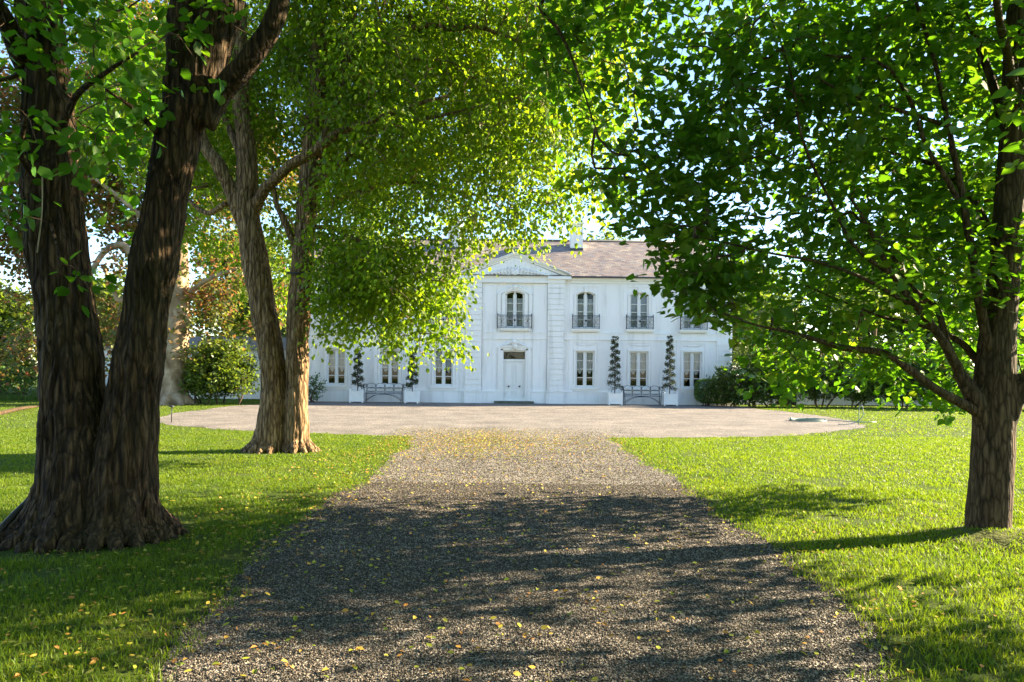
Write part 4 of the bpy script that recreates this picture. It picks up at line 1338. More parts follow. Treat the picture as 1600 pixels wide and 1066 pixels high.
ml = [limb_pts([(398, 325, MY, .12), (412, 298, MY - .2, .105), (440, 272, MY - .4, .10), (475, 247, MY - .6, .098), (515, 215, MY - .8, .085), (560, 195, MY - 1, .06), (620, 175, MY - 1.2, .045), (700, 150, MY - 1.4, .025)]),
      limb_pts([(466, 400, MY, .07), (447, 350, MY - .1, .06), (430, 310, MY - .2, .045), (425, 260, MY - .2, .03)]),
      limb_pts([(495, 240, MY, .09), (525, 165, MY - .1, .07), (540, 105, MY - .2, .05), (555, 20, MY - .2, .03)]),
      limb_pts([(490, 285, MY, .075), (525, 262, MY - .2, .06), (590, 205, MY - .4, .055), (650, 188, MY - .6, .045), (690, 180, MY - .8, .03), (780, 160, MY - 1, .015)]),
      limb_pts([(492, 355, MY, .05), (530, 362, MY - .3, .04), (575, 385, MY - .6, .028), (620, 430, MY - .8, .014)]),
      limb_pts([(490, 330, MY, .06), (560, 300, MY + .4, .045), (640, 285, MY + .2, .034), (720, 300, MY - .2, .022), (800, 310, MY - .4, .012)]),
      limb_pts([(498, 130, MY, .09), (580, 60, MY, .07), (680, 40, MY - .2, .05), (800, 60, MY - .4, .035), (900, 130, MY - .4, .02)]),
      limb_pts([(580, -40, MY - .3, .03), (600, 40, MY - .4, .028), (640, 80, MY - .5, .024), (648, 92, MY - .5, .022), (700, 95, MY - .6, .015), (740, 120, MY - .7, .010)]),
      limb_pts([(380, 250, MY, .09), (350, 180, MY + .3, .06), (320, 90, MY + .6, .035)]),
      limb_pts([(355, 320, MY, .06), (320, 330, MY + .4, .045), (280, 300, MY + .8, .03)])]
bb = [B_(520, 480, 13.6, .35, .7, .55), B_(560, 420, 13.6, .6, 1, .7), B_(700, 420, 12.8, .3, .8, .6), B_(950, 130, 13.8, .9, 1.4, 1.0, .5), B_(960, 280, 13, .45, .8, .35), B_(900, 60, 13.5, 1.3, 1.8, 1.0, .5), B_(600, 425, 13.0, 1.25, 1.5, 1.15), B_(690, 445, 12.9, .62, 1.0, .95), B_(555, 470, 13.4, .75, 1.0, .62), B_(640, 485, 12.7, .75, .9, .55), B_(705, 505, 12.6, .30, .6, .40), B_(590, 510, 13.0, .5, .7, .32),
      B_(530, 350, 13.5, .7, 1.3, 1.0), B_(700, 340, 13, 1.0, 1.6, .75), B_(800, 335, 12.8, .85, 1.3, .52), B_(880, 300, 12.8, .85, 1.2, .50), B_(930, 285, 12.8, .5, .8, .42), B_(780, 270, 13, 1.3, 1.6, .6),
      B_(610, 260, 13.4, 1.4, 2.0, 1.0), B_(600, 160, 13.6, 1.8, 2.2, 1.2), B_(740, 190, 13.4, 1.5, 2.0, 1.0), B_(850, 190, 13.4, 1.3, 1.8, 1.0, .6), B_(930, 200, 13.8, .9, 1.4, .8, .6), B_(440, 160, 14.6, 1.2, 1.6, 1.4),
      B_(650, 50, 13.8, 2.0, 2.2, 1.2), B_(500, 30, 14.2, 1.6, 2.0, 1.2), B_(810, 50, 13.8, 1.8, 2.2, 1.3, .7), B_(930, 70, 14.2, 1.2, 1.8, 1.2, .5), B_(350, 120, 15.0, 1.4, 2.0, 1.5), B_(340, 250, 15.4, 1.1, 1.6, 1.2),
      B_(300, 360, 15.8, .8, 1.2, .8), B_(240, 180, 15.8, 1.7, 2.0, 1.8), B_(150, 90, 16, 1.6, 2, 1.5), B_(440, 330, 15.0, .8, 1.2, .9), B_(430, 430, 15.6, .7, 1.0, .8),
      (np.array([-4, 14, 10.2]), (4.4, 4.2, 1.8), .6), (np.array([-1, 13.5, 9.6]), (3.2, 3.2, 1.4), .5), (np.array([-4, 14.5, 13.0]), (3.6, 3.6, 1.8)), B_(600, 300, 16.5, 1.8, 1.2, 1.6), B_(700, 120, 16.5, 2.4, 1.4, 1.8)]
bb += [B_(893, 338, 12.8, .34, .6, .24), B_(585, 540, 13, .16, .3, .2, 1.5), B_(660, 540, 12.8, .2, .3, .2, 1.5), B_(545, 520, 13.2, .16, .3, .25, 1.5), B_(715, 545, 12.6, .14, .3, .2, 1.5), B_(508, 520, 13.4, .14, .3, .3, 1.5), B_(835, 372, 12.7, .3, .5, .2), B_(950, 330, 12.8, .25, .4, .22), B_(640, 522, 12.7, .62, .7, .28), B_(700, 525, 12.6, .28, .5, .24), B_(555, 512, 13, .42, .6, .24), B_(505, 490, 13.4, .25, .5, .45), B_(590, 440, 13.0, 1.0, 1.2, .9), B_(690, 450, 12.9, .55, .9, .8), B_(640, 490, 12.7, .75, .9, .5), B_(560, 480, 13.3, .7, .9, .5), B_(530, 400, 13.4, .6, 1, .8), B_(660, 350, 13, .9, 1.4, .7),
       B_(500, 120, 16, 2.2, 1.5, 1.8), B_(620, 150, 16.5, 2.2, 1.5, 2.0), B_(520, 260, 16.5, 1.6, 1.3, 1.4), B_(780, 200, 15.5, 1.6, 1.4, 1.4)]
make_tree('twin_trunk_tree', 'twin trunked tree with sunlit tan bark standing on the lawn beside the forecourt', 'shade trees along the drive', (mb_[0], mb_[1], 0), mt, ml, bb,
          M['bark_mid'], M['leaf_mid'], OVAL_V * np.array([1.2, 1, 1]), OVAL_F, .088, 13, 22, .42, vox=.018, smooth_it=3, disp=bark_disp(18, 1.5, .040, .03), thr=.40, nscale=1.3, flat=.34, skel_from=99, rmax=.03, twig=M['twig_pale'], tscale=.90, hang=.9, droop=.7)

# ---- right tree, heart shaped leaves
RY = 7.2
rb = np.array([*G(1546, 836)[:2], 0]); RY = rb[1]
rt = [limb_pts([(1544, 850, RY, .262), (1545, 800, RY, .238), (1550, 730, RY, .222), (1553, 650, RY, .232), (1553, 610, RY, .225), (1558, 540, RY, .20), (1568, 430, RY, .17), (1578, 300, RY, .16), (1585, 150, RY, .14), (1590, -20, RY, .11), (1590, -250, RY, .07)]),
      limb_pts([(1548, 690, RY - .02, .12), (1536, 650, RY - .04, .12), (1515, 610, RY - .06, .10), (1497, 580, RY - .06, .075)]),
      limb_pts([(1560, 700, RY - .05, .10), (1580, 650, RY - .10, .085), (1596, 610, RY - .14, .075), (1625, 545, RY - .2, .06)])]
rl_ = [limb_pts([(1535, 650, RY - .05, 0.0533), (1505, 632, RY - .1, 0.0482), (1460, 607, RY - .15, 0.0430), (1415, 575, RY - .2, 0.0387), (1375, 552, RY - .25, 0.0344), (1330, 547, RY - .3, 0.0292), (1285, 535, RY - .35, 0.0241), (1230, 518, RY - .4, 0.0155), (1160, 500, RY - .5, 0.0077)]),
       limb_pts([(1500, 585, RY - .05, 0.0516), (1470, 530, RY - .1, 0.0413), (1435, 480, RY - .15, 0.0361), (1400, 432, RY - .2, 0.0292), (1370, 380, RY - .3, 0.0224), (1330, 310, RY - .4, 0.0138)]),
       limb_pts([(1505, 592, RY + .05, 0.0447), (1482, 540, RY + .1, 0.0344), (1462, 480, RY + .15, 0.0292), (1425, 450, RY + .2, 0.0241), (1390, 395, RY + .3, 0.0189), (1330, 330, RY + .4, 0.0120)]),
       limb_pts([(1545, 600, RY, 0.0473), (1520, 550, RY + .1, 0.0387), (1485, 525, RY + .15, 0.0310), (1430, 505, RY + .2, 0.0224), (1360, 490, RY + .2, 0.0138), (1250, 440, RY + .1, 0.0086)]),
       limb_pts([(1550, 560, RY - .05, 0.0516), (1525, 450, RY - .15, 0.0430), (1511, 360, RY - .2, 0.0361), (1500, 277, RY - .25, 0.0310), (1477, 187, RY - .3, 0.0258), (1462, 101, RY - .35, 0.0206), (1432, 0, RY - .4, 0.0155), (1400, -100, RY - .5, 0.0086)]),
       limb_pts([(1508, 330, RY - .2, 0.0275), (1455, 240, RY - .3, 0.0215), (1420, 150, RY - .35, 0.0189), (1370, 95, RY - .4, 0.0155), (1290, 88, RY - .5, 0.0086)]),
       limb_pts([(1500, 205, RY - .2, 0.0258), (1430, 182, RY - .3, 0.0206), (1350, 155, RY - .4, 0.0172), (1280, 120, RY - .5, 0.0103)]),
       limb_pts([(1400, 432, RY - .2, 0.0241), (1340, 390, RY - .3, 0.0189), (1300, 320, RY - .3, 0.0155), (1255, 220, RY - .4, 0.0129), (1235, 110, RY - .4, 0.0103), (1200, 18, RY - .5, 0.0069)]),
       limb_pts([(1440, 486, RY - .1, 0.0224), (1360, 440, RY - .2, 0.0181), (1280, 410, RY - .2, 0.0155), (1200, 395, RY - .3, 0.0112), (1090, 370, RY - .4, 0.0069)]),
       limb_pts([(1570, 420, RY, 0.0430), (1530, 330, RY + .4, 0.0344), (1460, 260, RY + .8, 0.0258), (1350, 230, RY + 1.2, 0.0172), (1200, 200, RY + 1.5, 0.0103)]),
       limb_pts([(1580, 250, RY, 0.0516), (1540, 100, RY + .2, 0.0387), (1450, -60, RY + .2, 0.0258), (1250, -150, RY, 0.0172), (1000, -150, RY - .2, 0.0103)]),
       limb_pts([(1575, 330, RY, 0.0430), (1640, 250, RY - .2, 0.0344), (1750, 150, RY - .3, 0.0258), (1850, 50, RY - .3, 0.0129)]),
       limb_pts([(1585, 150, RY, 0.0430), (1560, 0, RY - 1.0, 0.0301), (1550, -200, RY - 2, 0.0172)]),
       limb_pts([(1400, -60, RY + .3, 0.0258), (1200, -70, RY + .4, 0.0241), (1000, -60, RY + .3, 0.0206), (850, 0, RY + .2, 0.0189), (875, 50, RY + .2, 0.0172), (900, 110, RY + .2, 0.0120), (930, 200, RY + .2, 0.0069)])]
rbb = [B_(1110, 400, 7.0, .62, 1.1, .62), B_(1170, 480, 6.8, .52, .9, .45), B_(1290, 515, 6.9, .72, 1.0, .42), B_(1420, 555, 7.6, .7, 1.0, .32), B_(1530, 460, 8.2, .8, 1.0, .8), B_(1560, 440, 6.3, .30, .4, .45),
       B_(1250, 400, 7.0, .9, 1.5, .75), B_(1400, 400, 7.4, .9, 1.5, .8), B_(1550, 300, 7.6, .9, 1.5, .9), B_(1100, 270, 7.0, .62, 1.3, .6), B_(980, 130, 7.0, .72, 1.2, .55), B_(1020, 220, 7.2, .5, 1.0, .4),
       B_(1150, 140, 7.0, .9, 1.5, .7), B_(1290, 200, 7.0, .9, 1.4, .8), B_(1430, 200, 7.2, .9, 1.4, .9), B_(1570, 140, 7.4, .9, 1.4, .9), B_(920, 20, 7.0, .7, 1.3, .55), B_(1060, 10, 7.0, .9, 1.4, .6), B_(1220, 20, 7.0, .9, 1.5, .7), B_(1370, 30, 7.0, 1.0, 1.5, .8), B_(1520, 20, 7.2, 1.0, 1.5, .8),
       B_(1300, 585, 8.3, .75, .7, .26), B_(1200, 565, 8.2, .42, .6, .22), B_(1450, 600, 8.8, .6, .7, .22)]
rbb = [(np.array([c[0] * (c[1] + .45) / c[1], c[1] + .45, CAMZ + (c[2] - CAMZ) * (c[1] + .45) / c[1]]), r, k) for c, r, k in rbb]
rbb += [B_(975, 190, 7.4, .42, .8, .5), B_(985, 70, 7.5, .5, .9, .5), B_(930, 250, 7.6, .35, .7, .35), B_(1010, 300, 7.3, .3, .5, .3), B_(1088, 492, 7.2, .20, .4, .17, 1.6), B_(1050, 300, 7.2, .4, .7, .4), B_(1120, 440, 7.3, .42, .7, .42, 1.6), B_(1140, 505, 7.4, .30, .6, .26, 1.8), B_(1080, 460, 7.1, .20, .4, .20, 1.4), B_(1200, 545, 7.8, .4, .6, .25, 1.4), B_(1105, 465, 7.3, .40, .7, .40), B_(1060, 420, 7.2, .30, .6, .35), B_(1160, 530, 7.6, .40, .7, .30), B_(1450, 585, 9.5, 1.2, .9, .38), B_(1330, 570, 9.5, 1.0, .8, .40), B_(1560, 560, 10, 1.2, .9, .7), B_(1230, 540, 8.6, .7, .8, .45), B_(960, 270, 8.2, .45, .8, .35), B_(945, 60, 8.2, .6, 1.2, .6), B_(900, 140, 8.4, .5, .9, .5), B_(1000, 330, 7.6, .32, .6, .26), B_(1060, 330, 7.4, .45, .8, .4)]
Rw = [((7.6, 6.1, 2.5), (1.3, 1.4, .6)), ((9.2, 5.4, 3.0), (1.4, 1.3, .7)), ((8.5, 4.3, 2.6), (1.3, 1.0, .5)), ((8.2, 6.2, 3.4), (1.1, 1.0, .5)), ((7.3, 4.2, 3.4), (1.0, .6, .5)), ((4.6, 7.2, 6.6), (3.6, 3.4, 1.2)), ((4.8, 7.2, 8.6), (2.8, 2.8, 1.3)), ((4.4, 10.0, 4.0), (1.9, 1.6, 1.5)), ((6.6, 8.4, 4.4), (1.5, 2.2, 1.7)), ((6.9, 7.0, 3.2), (1.2, 1.8, 1.1)), ((5.4, 4.9, 4.9), (2.0, 1.2, .9)), ((5.8, 10.2, 5.6), (2.0, 1.6, 1.2)), ((7.2, 5.6, 4.8), (1.4, 1.6, 1.4))]
rbb += [(np.array(c), r, .22 if (c[1] > 9.5 or c[2] > 6) else .38) for c, r in Rw]  # mostly out-of-frame foliage, added and thinned to shape the dappled shade
rbb += [(np.array(c), r, .55) for c, r in [((0, 9.6, 8.6), (2.4, 2.2, .8)), ((-1.2, 3.2, 7.6), (2.8, 2.6, .8)), ((2.4, .5, 6.8), (2.4, 2.2, .8)), ((0.6, 6.2, 6.9), (2.2, 2.6, .8)), ((0.2, 3.0, 6.4), (2.2, 2.2, .8)), ((1.5, 7.5, 8.0), (2.4, 2.4, .8))]]  # unseen foliage added over the drive to block sky light
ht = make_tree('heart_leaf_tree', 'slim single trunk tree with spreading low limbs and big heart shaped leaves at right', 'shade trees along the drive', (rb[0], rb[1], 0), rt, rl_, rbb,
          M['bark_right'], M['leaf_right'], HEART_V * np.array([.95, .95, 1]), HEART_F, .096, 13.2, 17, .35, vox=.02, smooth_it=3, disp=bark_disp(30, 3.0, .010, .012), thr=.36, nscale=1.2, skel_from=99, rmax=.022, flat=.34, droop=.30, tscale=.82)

# ---- unseen tree copies added behind the viewer to darken the foreground
for (src, x, y, a, lab) in ((ht, 5.2, -1.2, 2.2, 'unseen heart leaf tree added for shade, right of the drive just behind the viewer'), (ht, -5.4, -1.0, 4.0, 'unseen heart leaf tree added for shade, left of the drive just behind the viewer'),
                            (ht, 5.4, -9.5, 5.2, 'unseen heart leaf tree added for shade, right of the drive farther behind the viewer'), (ht, -5.2, -9.0, .7, 'unseen heart leaf tree added for shade, left of the drive farther behind the viewer')):
    t_ = copy_tree(src); t_.location = (x, y, 0); t_.rotation_euler.z = a
    tag(t_, lab)

# ---- copper beech, far left
def W_(lst): return np.array(lst, float)
bx, by = P(270, 629, 31.0)[0], 31.0
bt = [W_([[bx, by, -.1, .80], [bx, by, .5, .66], [bx, by, 1.6, .60], [bx + .1, by, 3.2, .56], [bx + .2, by, 5, .46], [bx + .2, by, 8, .3], [bx, by, 11, .15]])]
bt += [np.array([[*(np.array([bx, by, .5]) + np.array([math.cos(a), math.sin(a), 0]) * .35), .26], [*(np.array([bx, by, .1]) + np.array([math.cos(a), math.sin(a), 0]) * .85), .2], [*(np.array([bx, by, -.1]) + np.array([math.cos(a), math.sin(a), 0]) * 1.2), .08]]) for a in (-2.8, -2.2, -1.5, -.8, -.2)]
bl = [limb_pts([(265, 520, 31.0, 0.182), (235, 470, 30.6, 0.154), (212, 425, 30.4, 0.140), (195, 385, 30.2, 0.140), (165, 392, 30.0, 0.119), (140, 430, 29.8, 0.098), (120, 470, 29.6, 0.056)]),
      limb_pts([(205, 455, 30.4, 0.112), (185, 470, 30.2, 0.091), (172, 440, 30.0, 0.084), (160, 415, 29.8, 0.063)]),
      limb_pts([(272, 480, 31.0, 0.154), (320, 440, 30.6, 0.112), (370, 420, 30.2, 0.070)]),
      limb_pts([(270, 430, 31.0, 0.140), (220, 340, 30.6, 0.112), (150, 280, 30.0, 0.070)]),
      limb_pts([(272, 400, 31.0, 0.140), (330, 320, 30.6, 0.105), (390, 260, 30.0, 0.056)])]
bbl = [B_(272, 500, 29.6, .9, .6, .9, 1.8), B_(262, 430, 29.8, 1.0, .7, .9, 1.5), B_(285, 555, 29.8, .6, .5, .5, 1.6), B_(190, 420, 30, 1.1, .8, .8, 1.2),B_(350, 500, 30.2, 1.2, .9, .8, 2.0), B_(410, 500, 30.5, .9, .8, .9, 2.0), B_(320, 470, 30.5, 1.0, .9, .8, 1.6), B_(380, 440, 30.5, .9, .8, .7, 1.4), B_(440, 450, 31, .7, .8, 1.1), B_(160, 470, 30.8, 1.0, 1.0, .7), B_(200, 540, 30.5, 1.0, 1, .9), B_(20, 560, 30.5, 1.5, 1.2, .9, 1.4), B_(60, 480, 31, .8, .8, .6),B_(20, 330, 32, 2.5, 2, 2.2), B_(30, 460, 31, 1.2, 1.2, .5), B_(-40, 250, 32, 3, 2, 3), B_(60, 150, 33, 3, 3, 2.5), B_(250, 400, 30, 1.4, 1.2, 1.0),B_(310, 440, 31.5, 1.8, 1.6, 1.5), B_(350, 470, 31.5, 1.0, 1.2, .9), B_(255, 470, 31.0, .9, 1.0, 1.1), B_(300, 500, 31.0, 1.3, 1.0, .7), B_(180, 510, 31.5, 1.5, 1.6, 1.0), B_(40, 530, 31.5, 1.2, 1.5, .8), B_(180, 560, 32, 1.0, 1.2, .7), B_(320, 350, 32, 2.6, 2.5, 2.0), B_(200, 330, 32.5, 2.8, 2.5, 2.0), B_(60, 400, 32.5, 2.0, 2.0, 1.2), B_(270, 230, 33, 4.5, 3.5, 3.0), B_(100, 250, 33, 3.5, 3, 2.5), B_(400, 250, 33, 3, 3, 2.4), B_(260, 100, 33, 4, 4, 2.5), B_(235, 440, 33.5, 1.0, 1.0, .6)]
make_tree('copper_beech', 'broad copper beech with pale patchy trunk behind the forked tree', None, (bx, by, 0), bt, bl, bbl,
          M['bark_beech'], M['leaf_copper'], OVAL_V * np.array([1.3, 1, 1]), OVAL_F, .19, 3.4, 15, .62, vox=.07, smooth_it=4, disp=None, thr=.40, nscale=.55, skel_from=0, rmax=.05, twig=M['twig_pale'], r_tip=.006)

# ---- background trees
def far_tree(x, y, h, cr, label, seed, mat=None, low=.22):
    tr_ = W_([[x, y, -.1, h * .028], [x, y, h * .3, h * .022], [x + .3, y, h * .85, h * .006]])
    bs = []
    rs = np.random.default_rng(seed)
    for k in range(16):
        a = rs.uniform(0, 2 * PI); t = rs.uniform(low, .95)
        rad = cr * math.sqrt(max(.05, 1 - (2 * (t - low) / (1 - low) - .85) ** 2 / 1.4)) * rs.uniform(.35, .75)
        bs.append((np.array([x + rad * math.cos(a), y + rad * math.sin(a), h * t]), (cr * rs.uniform(.3, .5), cr * rs.uniform(.3, .5), cr * rs.uniform(.22, .38))))
    return make_tree('background_tree', label, 'trees beyond the house and garden', (x, y, 0), [tr_], [], bs, M['twig_pale'], mat or M['leaf_far'], OVAL_V * np.array([1.5, 1, 1]), OVAL_F,
                     .30, 1.5, 14, .85, vox=None, thr=.35, nscale=.5, rmax=.08, r_tip=.01)
far_tree((955 - 800) / 1100 * 62, 62, 14.2, 4.2, 'sunlit tree crown just showing above the ridge beside the chimney', 1)
far_tree(20, 58, 11, 5, 'background tree beyond the garden wall, left one behind the heart leaf tree', 2)
far_tree(29, 54, 12, 5.5, 'background tree beyond the garden wall, middle one behind the heart leaf tree', 3)
far_tree(38, 50, 11, 5.5, 'background tree at the far right edge beyond the heart leaf trunk', 4, low=.1)
far_tree(15.5, 44, 6.5, 3.4, 'low dense tree rising over the garden wall nearest the house', 9, low=.12)
far_tree(22, 43, 7, 3.6, 'low dense tree rising over the middle of the garden wall', 10, low=.12)
far_tree(29, 42, 7, 3.8, 'low dense tree rising over the far right of the garden wall', 11, low=.12)
far_tree(-31, 40, 6.0, 4.2, 'dark spreading tree behind the clipped hedge, left of the forked tree', 12, low=.08)
far_tree(-22, 41, 6.2, 3.6, 'dark dense tree seen low between the forked stems', 13, low=.08)
far_tree(-15.5, 45, 8.5, 3.6, 'green tree rising behind the low wing between the twin trunks', 14, low=.2)
far_tree(-19, 52, 11, 5, 'background tree seen between the twin trunks and copper beech', 5)
far_tree(-27, 48, 8, 4.5, 'dark background tree showing in the fork of the left trunk', 6, low=.1)
far_tree(-37, 46, 6.5, 4.6, 'low background tree above the clipped hedge at far left', 7, low=.1)
far_tree(-10, 60, 12, 5, 'background tree behind the house roof, hidden mostly by the twin trunked tree', 8)

# ================================================================== shrubs and hedges
def shrub(name, label, blobs, leaf, per_m3, nper, spread, mat, group=None, cat='shrub', stems=5, tv=LANCE_V * np.array([1.7, 1, 1]), tf=LANCE_F, thr=.3, flat=.6, r_tip=.005, stem_spread=.25):
    c = np.mean([b[0] for b in blobs], 0); c[2] = 0
    root = empty(name, c); tag(root, label, cat, group)
    p = blob_points(blobs, per_m3, thr, 1.6)
    p = p[p[:, 2] > .12] - c
    sk = []
    for k in range(stems):
        b = blobs[k % len(blobs)]
        foot = np.array([b[0][0] + rng.normal(0, stem_spread), b[0][1] + rng.normal(0, stem_spread), 0]) - c
        e = b[0] - c + rng.normal(0, .15, 3)
        mid = (foot + e) / 2 + rng.normal(0, .18, 3); mid[2] = e[2] * .5
        sk.append(np.array([[*foot, .04], [*mid, .03], [*e, .018]]))
    for l in sk:
        MB().tube(l[:, :3], l[:, 3], 7, n=8).build('stem', M['twig'], root, smooth=True)
    A, B, rad, par = grow(sample_limbs(sk, .1), p, .2, r_tip, .025)
    V1, F1 = edge_tubes(A, B, rad * 1.2, rad)
    link('branches', mesh_np('branches', V1, F1), M['twig'], root, smooth=True)
    V, F = spray_leaves(B, B - A + np.array([0, 0, .2]), nper, spread, leaf, tv, tf, flat, .1)
    V[:, 2] = np.maximum(V[:, 2], .02)
    link('foliage', mesh_np('foliage', V, F), mat, root)
    return root

def hedge(name, label, c, half, leaf, n, mat, cat='hedge', power=4.0, inner=True):
    """clipped hedge: a dense skin of small leaves over a rounded box of twigs"""
    root = empty(name, (c[0], c[1], 0)); tag(root, label, cat)
    u = norm(rng.normal(0, 1, (n, 3)))
    k = (np.abs(u) ** power).sum(1) ** (-1 / power)
    pos = u * k[:, None] * np.array(half) * (1 - np.abs(rng.normal(0, .05, n)))[:, None] + np.array([0, 0, c[2]])
    pos = pos[pos[:, 2] > .04]
    nn = len(pos)
    nrm = (pos - np.array([0, 0, c[2]])) / np.array(half) ** 1.0
    nrm = norm(np.sign(nrm) * np.abs(nrm) ** (power - 1)) + rng.normal(0, .45, (nn, 3))
    tip = rng.normal(0, 1, (nn, 3)) + norm(nrm) * .4
    V, F = scatter(LANCE_V * np.array([1.8, 1, 1]), LANCE_F, pos, tip, nrm, leaf * rng.uniform(.7, 1.2, nn))
    link('foliage', mesh_np('foliage', V, F), mat, root)
    for i in range(14):
        m = MB()
        fx = rng.uniform(-.7, .7) * half[0]; fy = rng.uniform(-.4, .4) * half[1]
        m.tube([(fx, fy, 0), (fx + rng.normal(0, .1), fy, c[2]), (fx + rng.normal(0, .2), fy + rng.normal(0, .1), c[2] + half[2] * .8)], [.03, .022, .008], 6, n=7)
        m.build('stem', M['twig'], root, smooth=True)
    return root

def BS(px, py, Y, rx, ry, rz): return (P(px, py, Y), (rx, ry, rz))
shrub('rhododendron', 'large spreading dark evergreen shrub at the right end of the house front', [BS(1150, 600, 33.6, 1.4, 1.0, .98), BS(1205, 588, 33.6, 1.5, 1.1, 1.3), BS(1178, 567, 34, 1.1, .8, .9), BS(1240, 580, 33.6, 1.0, .9, 1.0), BS(1225, 605, 33.4, .8, .9, .8), BS(1145, 575, 34.2, .5, .5, .5), BS(1170, 618, 33.2, 1.4, .7, .45)], .16, 48, 10, .24, M['leaf_shrub'], stems=10)
for i, (px, py, Y, rx, rz, lab) in enumerate([(1280, 596, 34.2, 1.1, 1.0, 'leggy open shrub beside the spreading evergreen, bare stems against the white wall'), (1345, 592, 34.2, 1.3, 1.15, 'yellowish green shrub in the middle of the row before the garden wall'),
                                        (1410, 594, 34.0, 1.3, 1.15, 'dark dense shrub left of the heart leaf trunk, by the garden wall'), (1475, 594, 33.8, 1.3, 1.15, 'shrub directly beside the low limb of the heart leaf tree')]):
    shrub('garden_shrub', lab, [BS(px, py, Y, rx, .8, rz), BS(px - 18, py - 18, Y + .2, rx * .7, .6, rz * .7), BS(px + 18, py + 6, Y, rx * .7, .6, rz * .6), BS(px, py + 18, Y - .1, rx * .9, .6, rz * .45)], .13, 120 if i else 80, 10, .22, M['leaf_sunny'] if i % 2 else M['leaf_shrub'], 'shrub row before the garden wall', stems=4, stem_spread=.25)
shrub('garden_shrub', 'tall background shrub at far right behind the heart leaf trunk', [BS(1560, 590, 33, 1.6, 1, 1.5), BS(1640, 590, 33, 1.6, 1, 1.6)], .17, 40, 10, .26, M['leaf_shrub'], 'shrub row before the garden wall', stems=6)
hedge('clipped_hedge', 'clipped rounded hedge with smooth bright green top by the rightmost window', (P(1118, 600, 34.2)[0], 34.3, .72), (.95, .55, .58), .06, 11000, M['leaf_hedge'])
shrub('rhododendron', 'big sunlit rhododendron between the copper beech and the twin trunked tree', [BS(340, 588, 31.2, 1.25, 1.1, 1.1), BS(315, 575, 31.4, .9, .9, 1.1), BS(365, 575, 31.4, 1.0, .9, 1.2), BS(345, 560, 31.6, 1.1, .8, .9), BS(375, 602, 31, .8, .8, .7), BS(310, 605, 30.9, .8, .7, .6)], .18, 36, 10, .26, M['leaf_sunny'], stems=8)
shrub('garden_shrub', 'small rounded shrub tight against the left end of the house front', [BS(490, 607, 34.0, .55, .5, .68), BS(478, 612, 34.0, .4, .4, .5)], .11, 60, 10, .16, M['leaf_hedge'], stems=4, stem_spread=.1)
hedge('long_hedge', 'long clipped hedge at the far left behind the forked tree', (P(10, 600, 33.5)[0] - 3, 33.5, .78), (6.2, .6, .78), .09, 22000, M['leaf_hedge'], power=7)

# ================================================================== small things
# garden hose coil, loose end, standpipe
hs = MB()
c0 = G(1262, 658)
pts = []
for i in range(150):
    t = i / 149
    a = 2 * PI * 4.2 * t
    r_ = .46 + .10 * math.sin(a * .37) + .05 * math.sin(a * 1.7)
    pts.append((c0[0] + r_ * 1.15 * math.cos(a), c0[1] + r_ * .9 * math.sin(a), .02 + .012 * math.floor(4.2 * t) + .006 * math.sin(a * 3)))
pts += [(c0[0] + 1.0, c0[1] - .2, .03), (c0[0] + 1.6, c0[1] - .5, .02), (c0[0] + 2.1, c0[1] - .45, .02)]
hs.tube(resample(np.array(pts), 320), .014, 6)
hs.ell((c0[0] - .62, c0[1] - .1, .07), (.035, .035, .07), 8, 5)
tag(hs.build('garden_hose', M['hose'], smooth=True), 'grey green garden hose coiled on the edge of the gravel forecourt', 'hose')
sp0 = G(1342, 664)
sp_ = empty('standpipe', tuple(sp0)); tag(sp_, 'thin hooked garden standpipe on the lawn beside the hose coil', 'standpipe')
MB().tube([(0, 0, 0), (0, 0, .50), (.03, 0, .58), (.09, 0, .60), (.12, 0, .56), (.12, 0, .50)], .014, 7, n=18).build('pipe', M['hose'], sp_, smooth=True)
MB().tube([(.12, 0, .50), (.13, -.02, .35), (.02, -.03, .18), (-.25, -.05, .04), (-.7, -.1, .02)], .013, 6, n=20).build('hose_tail', M['hose'], sp_, smooth=True)
# small black stake light, far left
s0 = G(268, 660)
sk_ = empty('stake_light', tuple(s0)); tag(sk_, 'thin black stake light by the forecourt edge left of the twin trunks', 'garden light')
MB().tube([(0, 0, 0), (0, 0, .45)], .013, 6).build('stake', M['iron'], sk_, smooth=True)
hd = MB(); hd.tube([(0, 0, .44), (0, 0, .47), (0, 0, .50)], [.03, .09, .02], 10); hd.build('lamp_cap', M['iron'], sk_, smooth=True)
# rod leaning on the forked tree
a0, a1 = P(-25, 905, 6.15), P(56, 772, 6.65)
a0[2] = max(a0[2], .02)
tag(MB().tube([a0, (a0 + a1) / 2 + [0, 0, .012], a1], .032, 8, n=8).build('leaning_pole', M['rod'], smooth=True), 'dark pole leaning against the flared root of the forked tree', 'pole')
# black strap and ring on the twin-trunked tree
tc_ = P(471, 426, MY)
rp = []
for i in range(40):
    a = 2 * PI * i / 39
    rp.append((tc_[0] + .265 * math.cos(a), tc_[1] + .265 * math.sin(a), tc_[2] + .05 * math.sin(a)))
m_ = MB(); m_.tube(rp, .018, 6)
q0 = P(481, 430, MY - .30)
m_.tube([(q0[0] + .07 * math.cos(a), q0[1], q0[2] + .07 * math.sin(a)) for a in np.linspace(0, 2 * PI, 20)], .016, 6)
tag(m_.build('tree_strap', M['iron'], smooth=True), 'black strap with a ring tied round the right stem of the twin trunked tree', 'strap')
# twine hanging down the forked tree
t0 = P(66, 268, 6.35); t1 = P(58, 395, 6.35)
tag(MB().tube([t0, (t0 + t1) / 2 + [.02, 0, 0], t1], .006, 5, n=8).build('hanging_vine', M['rope'], smooth=True), 'thin pale vine hanging in front of the forked tree left stem', 'vine')
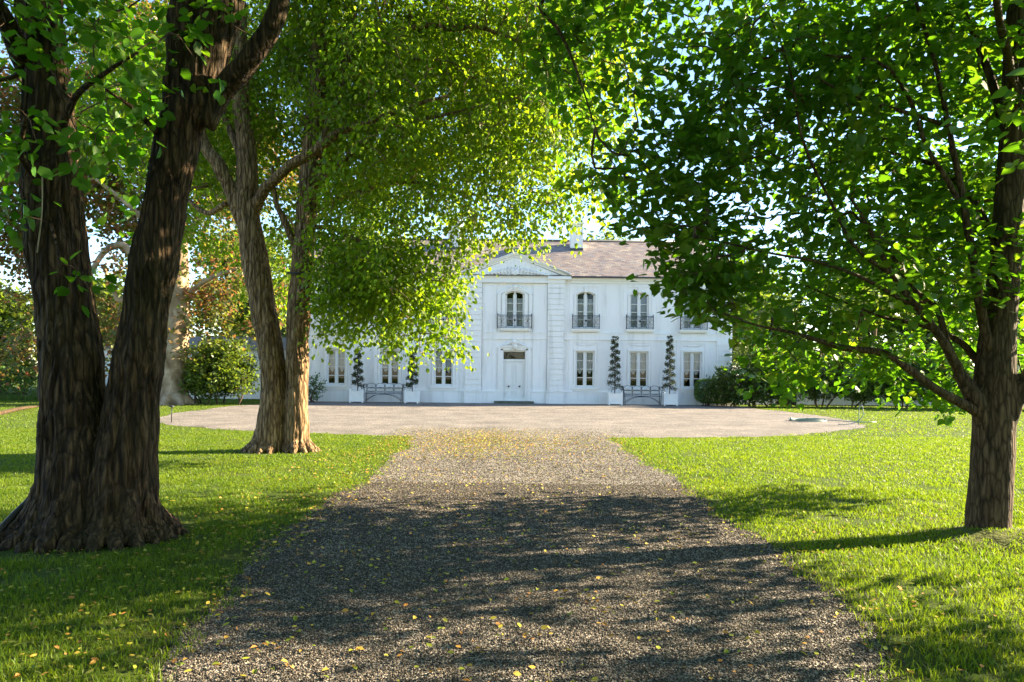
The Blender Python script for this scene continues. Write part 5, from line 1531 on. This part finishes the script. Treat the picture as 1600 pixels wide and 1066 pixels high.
# a fallen branch lying on the far left lawn
f0, f1 = G(-10, 650), G(60, 636)
tag(MB().tube([f0 + [0, 0, .03], (f0 + f1) / 2 + [0, .1, .08], f1 + [0, 0, .02]], [.075, .065, .04], 8, n=12).build('surface_root', M['bark_right'], smooth=True), 'thick grey root lying along the lawn at the far left edge', 'root')

# ================================================================== LIGHT, SKY, CAMERA
EL = math.radians(23.5)
AZ = math.atan2(0.97, 0.26)          # clockwise from +Y
to_sun = Vector((math.sin(AZ) * math.cos(EL), math.cos(AZ) * math.cos(EL), math.sin(EL)))
sd = bpy.data.lights.new('sun', 'SUN'); sd.energy = 5.0; sd.angle = math.radians(0.53); sd.color = (1.0, 0.82, 0.55)
so = bpy.data.objects.new('sun', sd); COL.objects.link(so)
so.rotation_euler = (-to_sun).to_track_quat('-Z', 'Y').to_euler()
so.location = (30, 20, 30)

wd = bpy.data.worlds.new('World'); S.world = wd; wd.use_nodes = True
nt = wd.node_tree; nt.nodes.clear()
wo = nt.nodes.new('ShaderNodeOutputWorld'); bg = nt.nodes.new('ShaderNodeBackground'); sk = nt.nodes.new('ShaderNodeTexSky')
sk.sky_type = 'NISHITA'; sk.sun_disc = False; sk.sun_elevation = EL; sk.sun_rotation = AZ
sk.air_density = 1.0; sk.dust_density = 0.3; sk.ozone_density = 2.5
bg.inputs['Strength'].default_value = 0.071
nt.links.new(sk.outputs[0], bg.inputs['Color']); nt.links.new(bg.outputs[0], wo.inputs['Surface'])

cd = bpy.data.cameras.new('camera'); cam = bpy.data.objects.new('camera', cd); COL.objects.link(cam)
cd.sensor_fit = 'HORIZONTAL'; cd.sensor_width = 36; cd.lens = 36 * FOC / 1600
cd.shift_y = (HY - 533) / 1600
cd.clip_start = .05; cd.clip_end = 2000
cam.matrix_world = Matrix.Translation((0, 0, CAMZ)) @ Matrix.Rotation(PI / 2, 4, 'X') @ Matrix.Rotation(ROLL, 4, 'Z')
S.camera = cam

S.view_settings.view_transform = 'Standard'; S.view_settings.look = 'None'
S.view_settings.exposure = 2.72; S.view_settings.gamma = 1.0
S.render.engine = 'CYCLES'
c = S.cycles
c.max_bounces = 8; c.diffuse_bounces = 5; c.glossy_bounces = 2; c.transmission_bounces = 4; c.transparent_max_bounces = 8
c.use_denoising = True; c.denoiser = 'OPENIMAGEDENOISE'; c.denoising_prefilter = 'ACCURATE'; c.denoising_input_passes = 'RGB_ALBEDO_NORMAL'
c.caustics_reflective = False; c.caustics_refractive = False
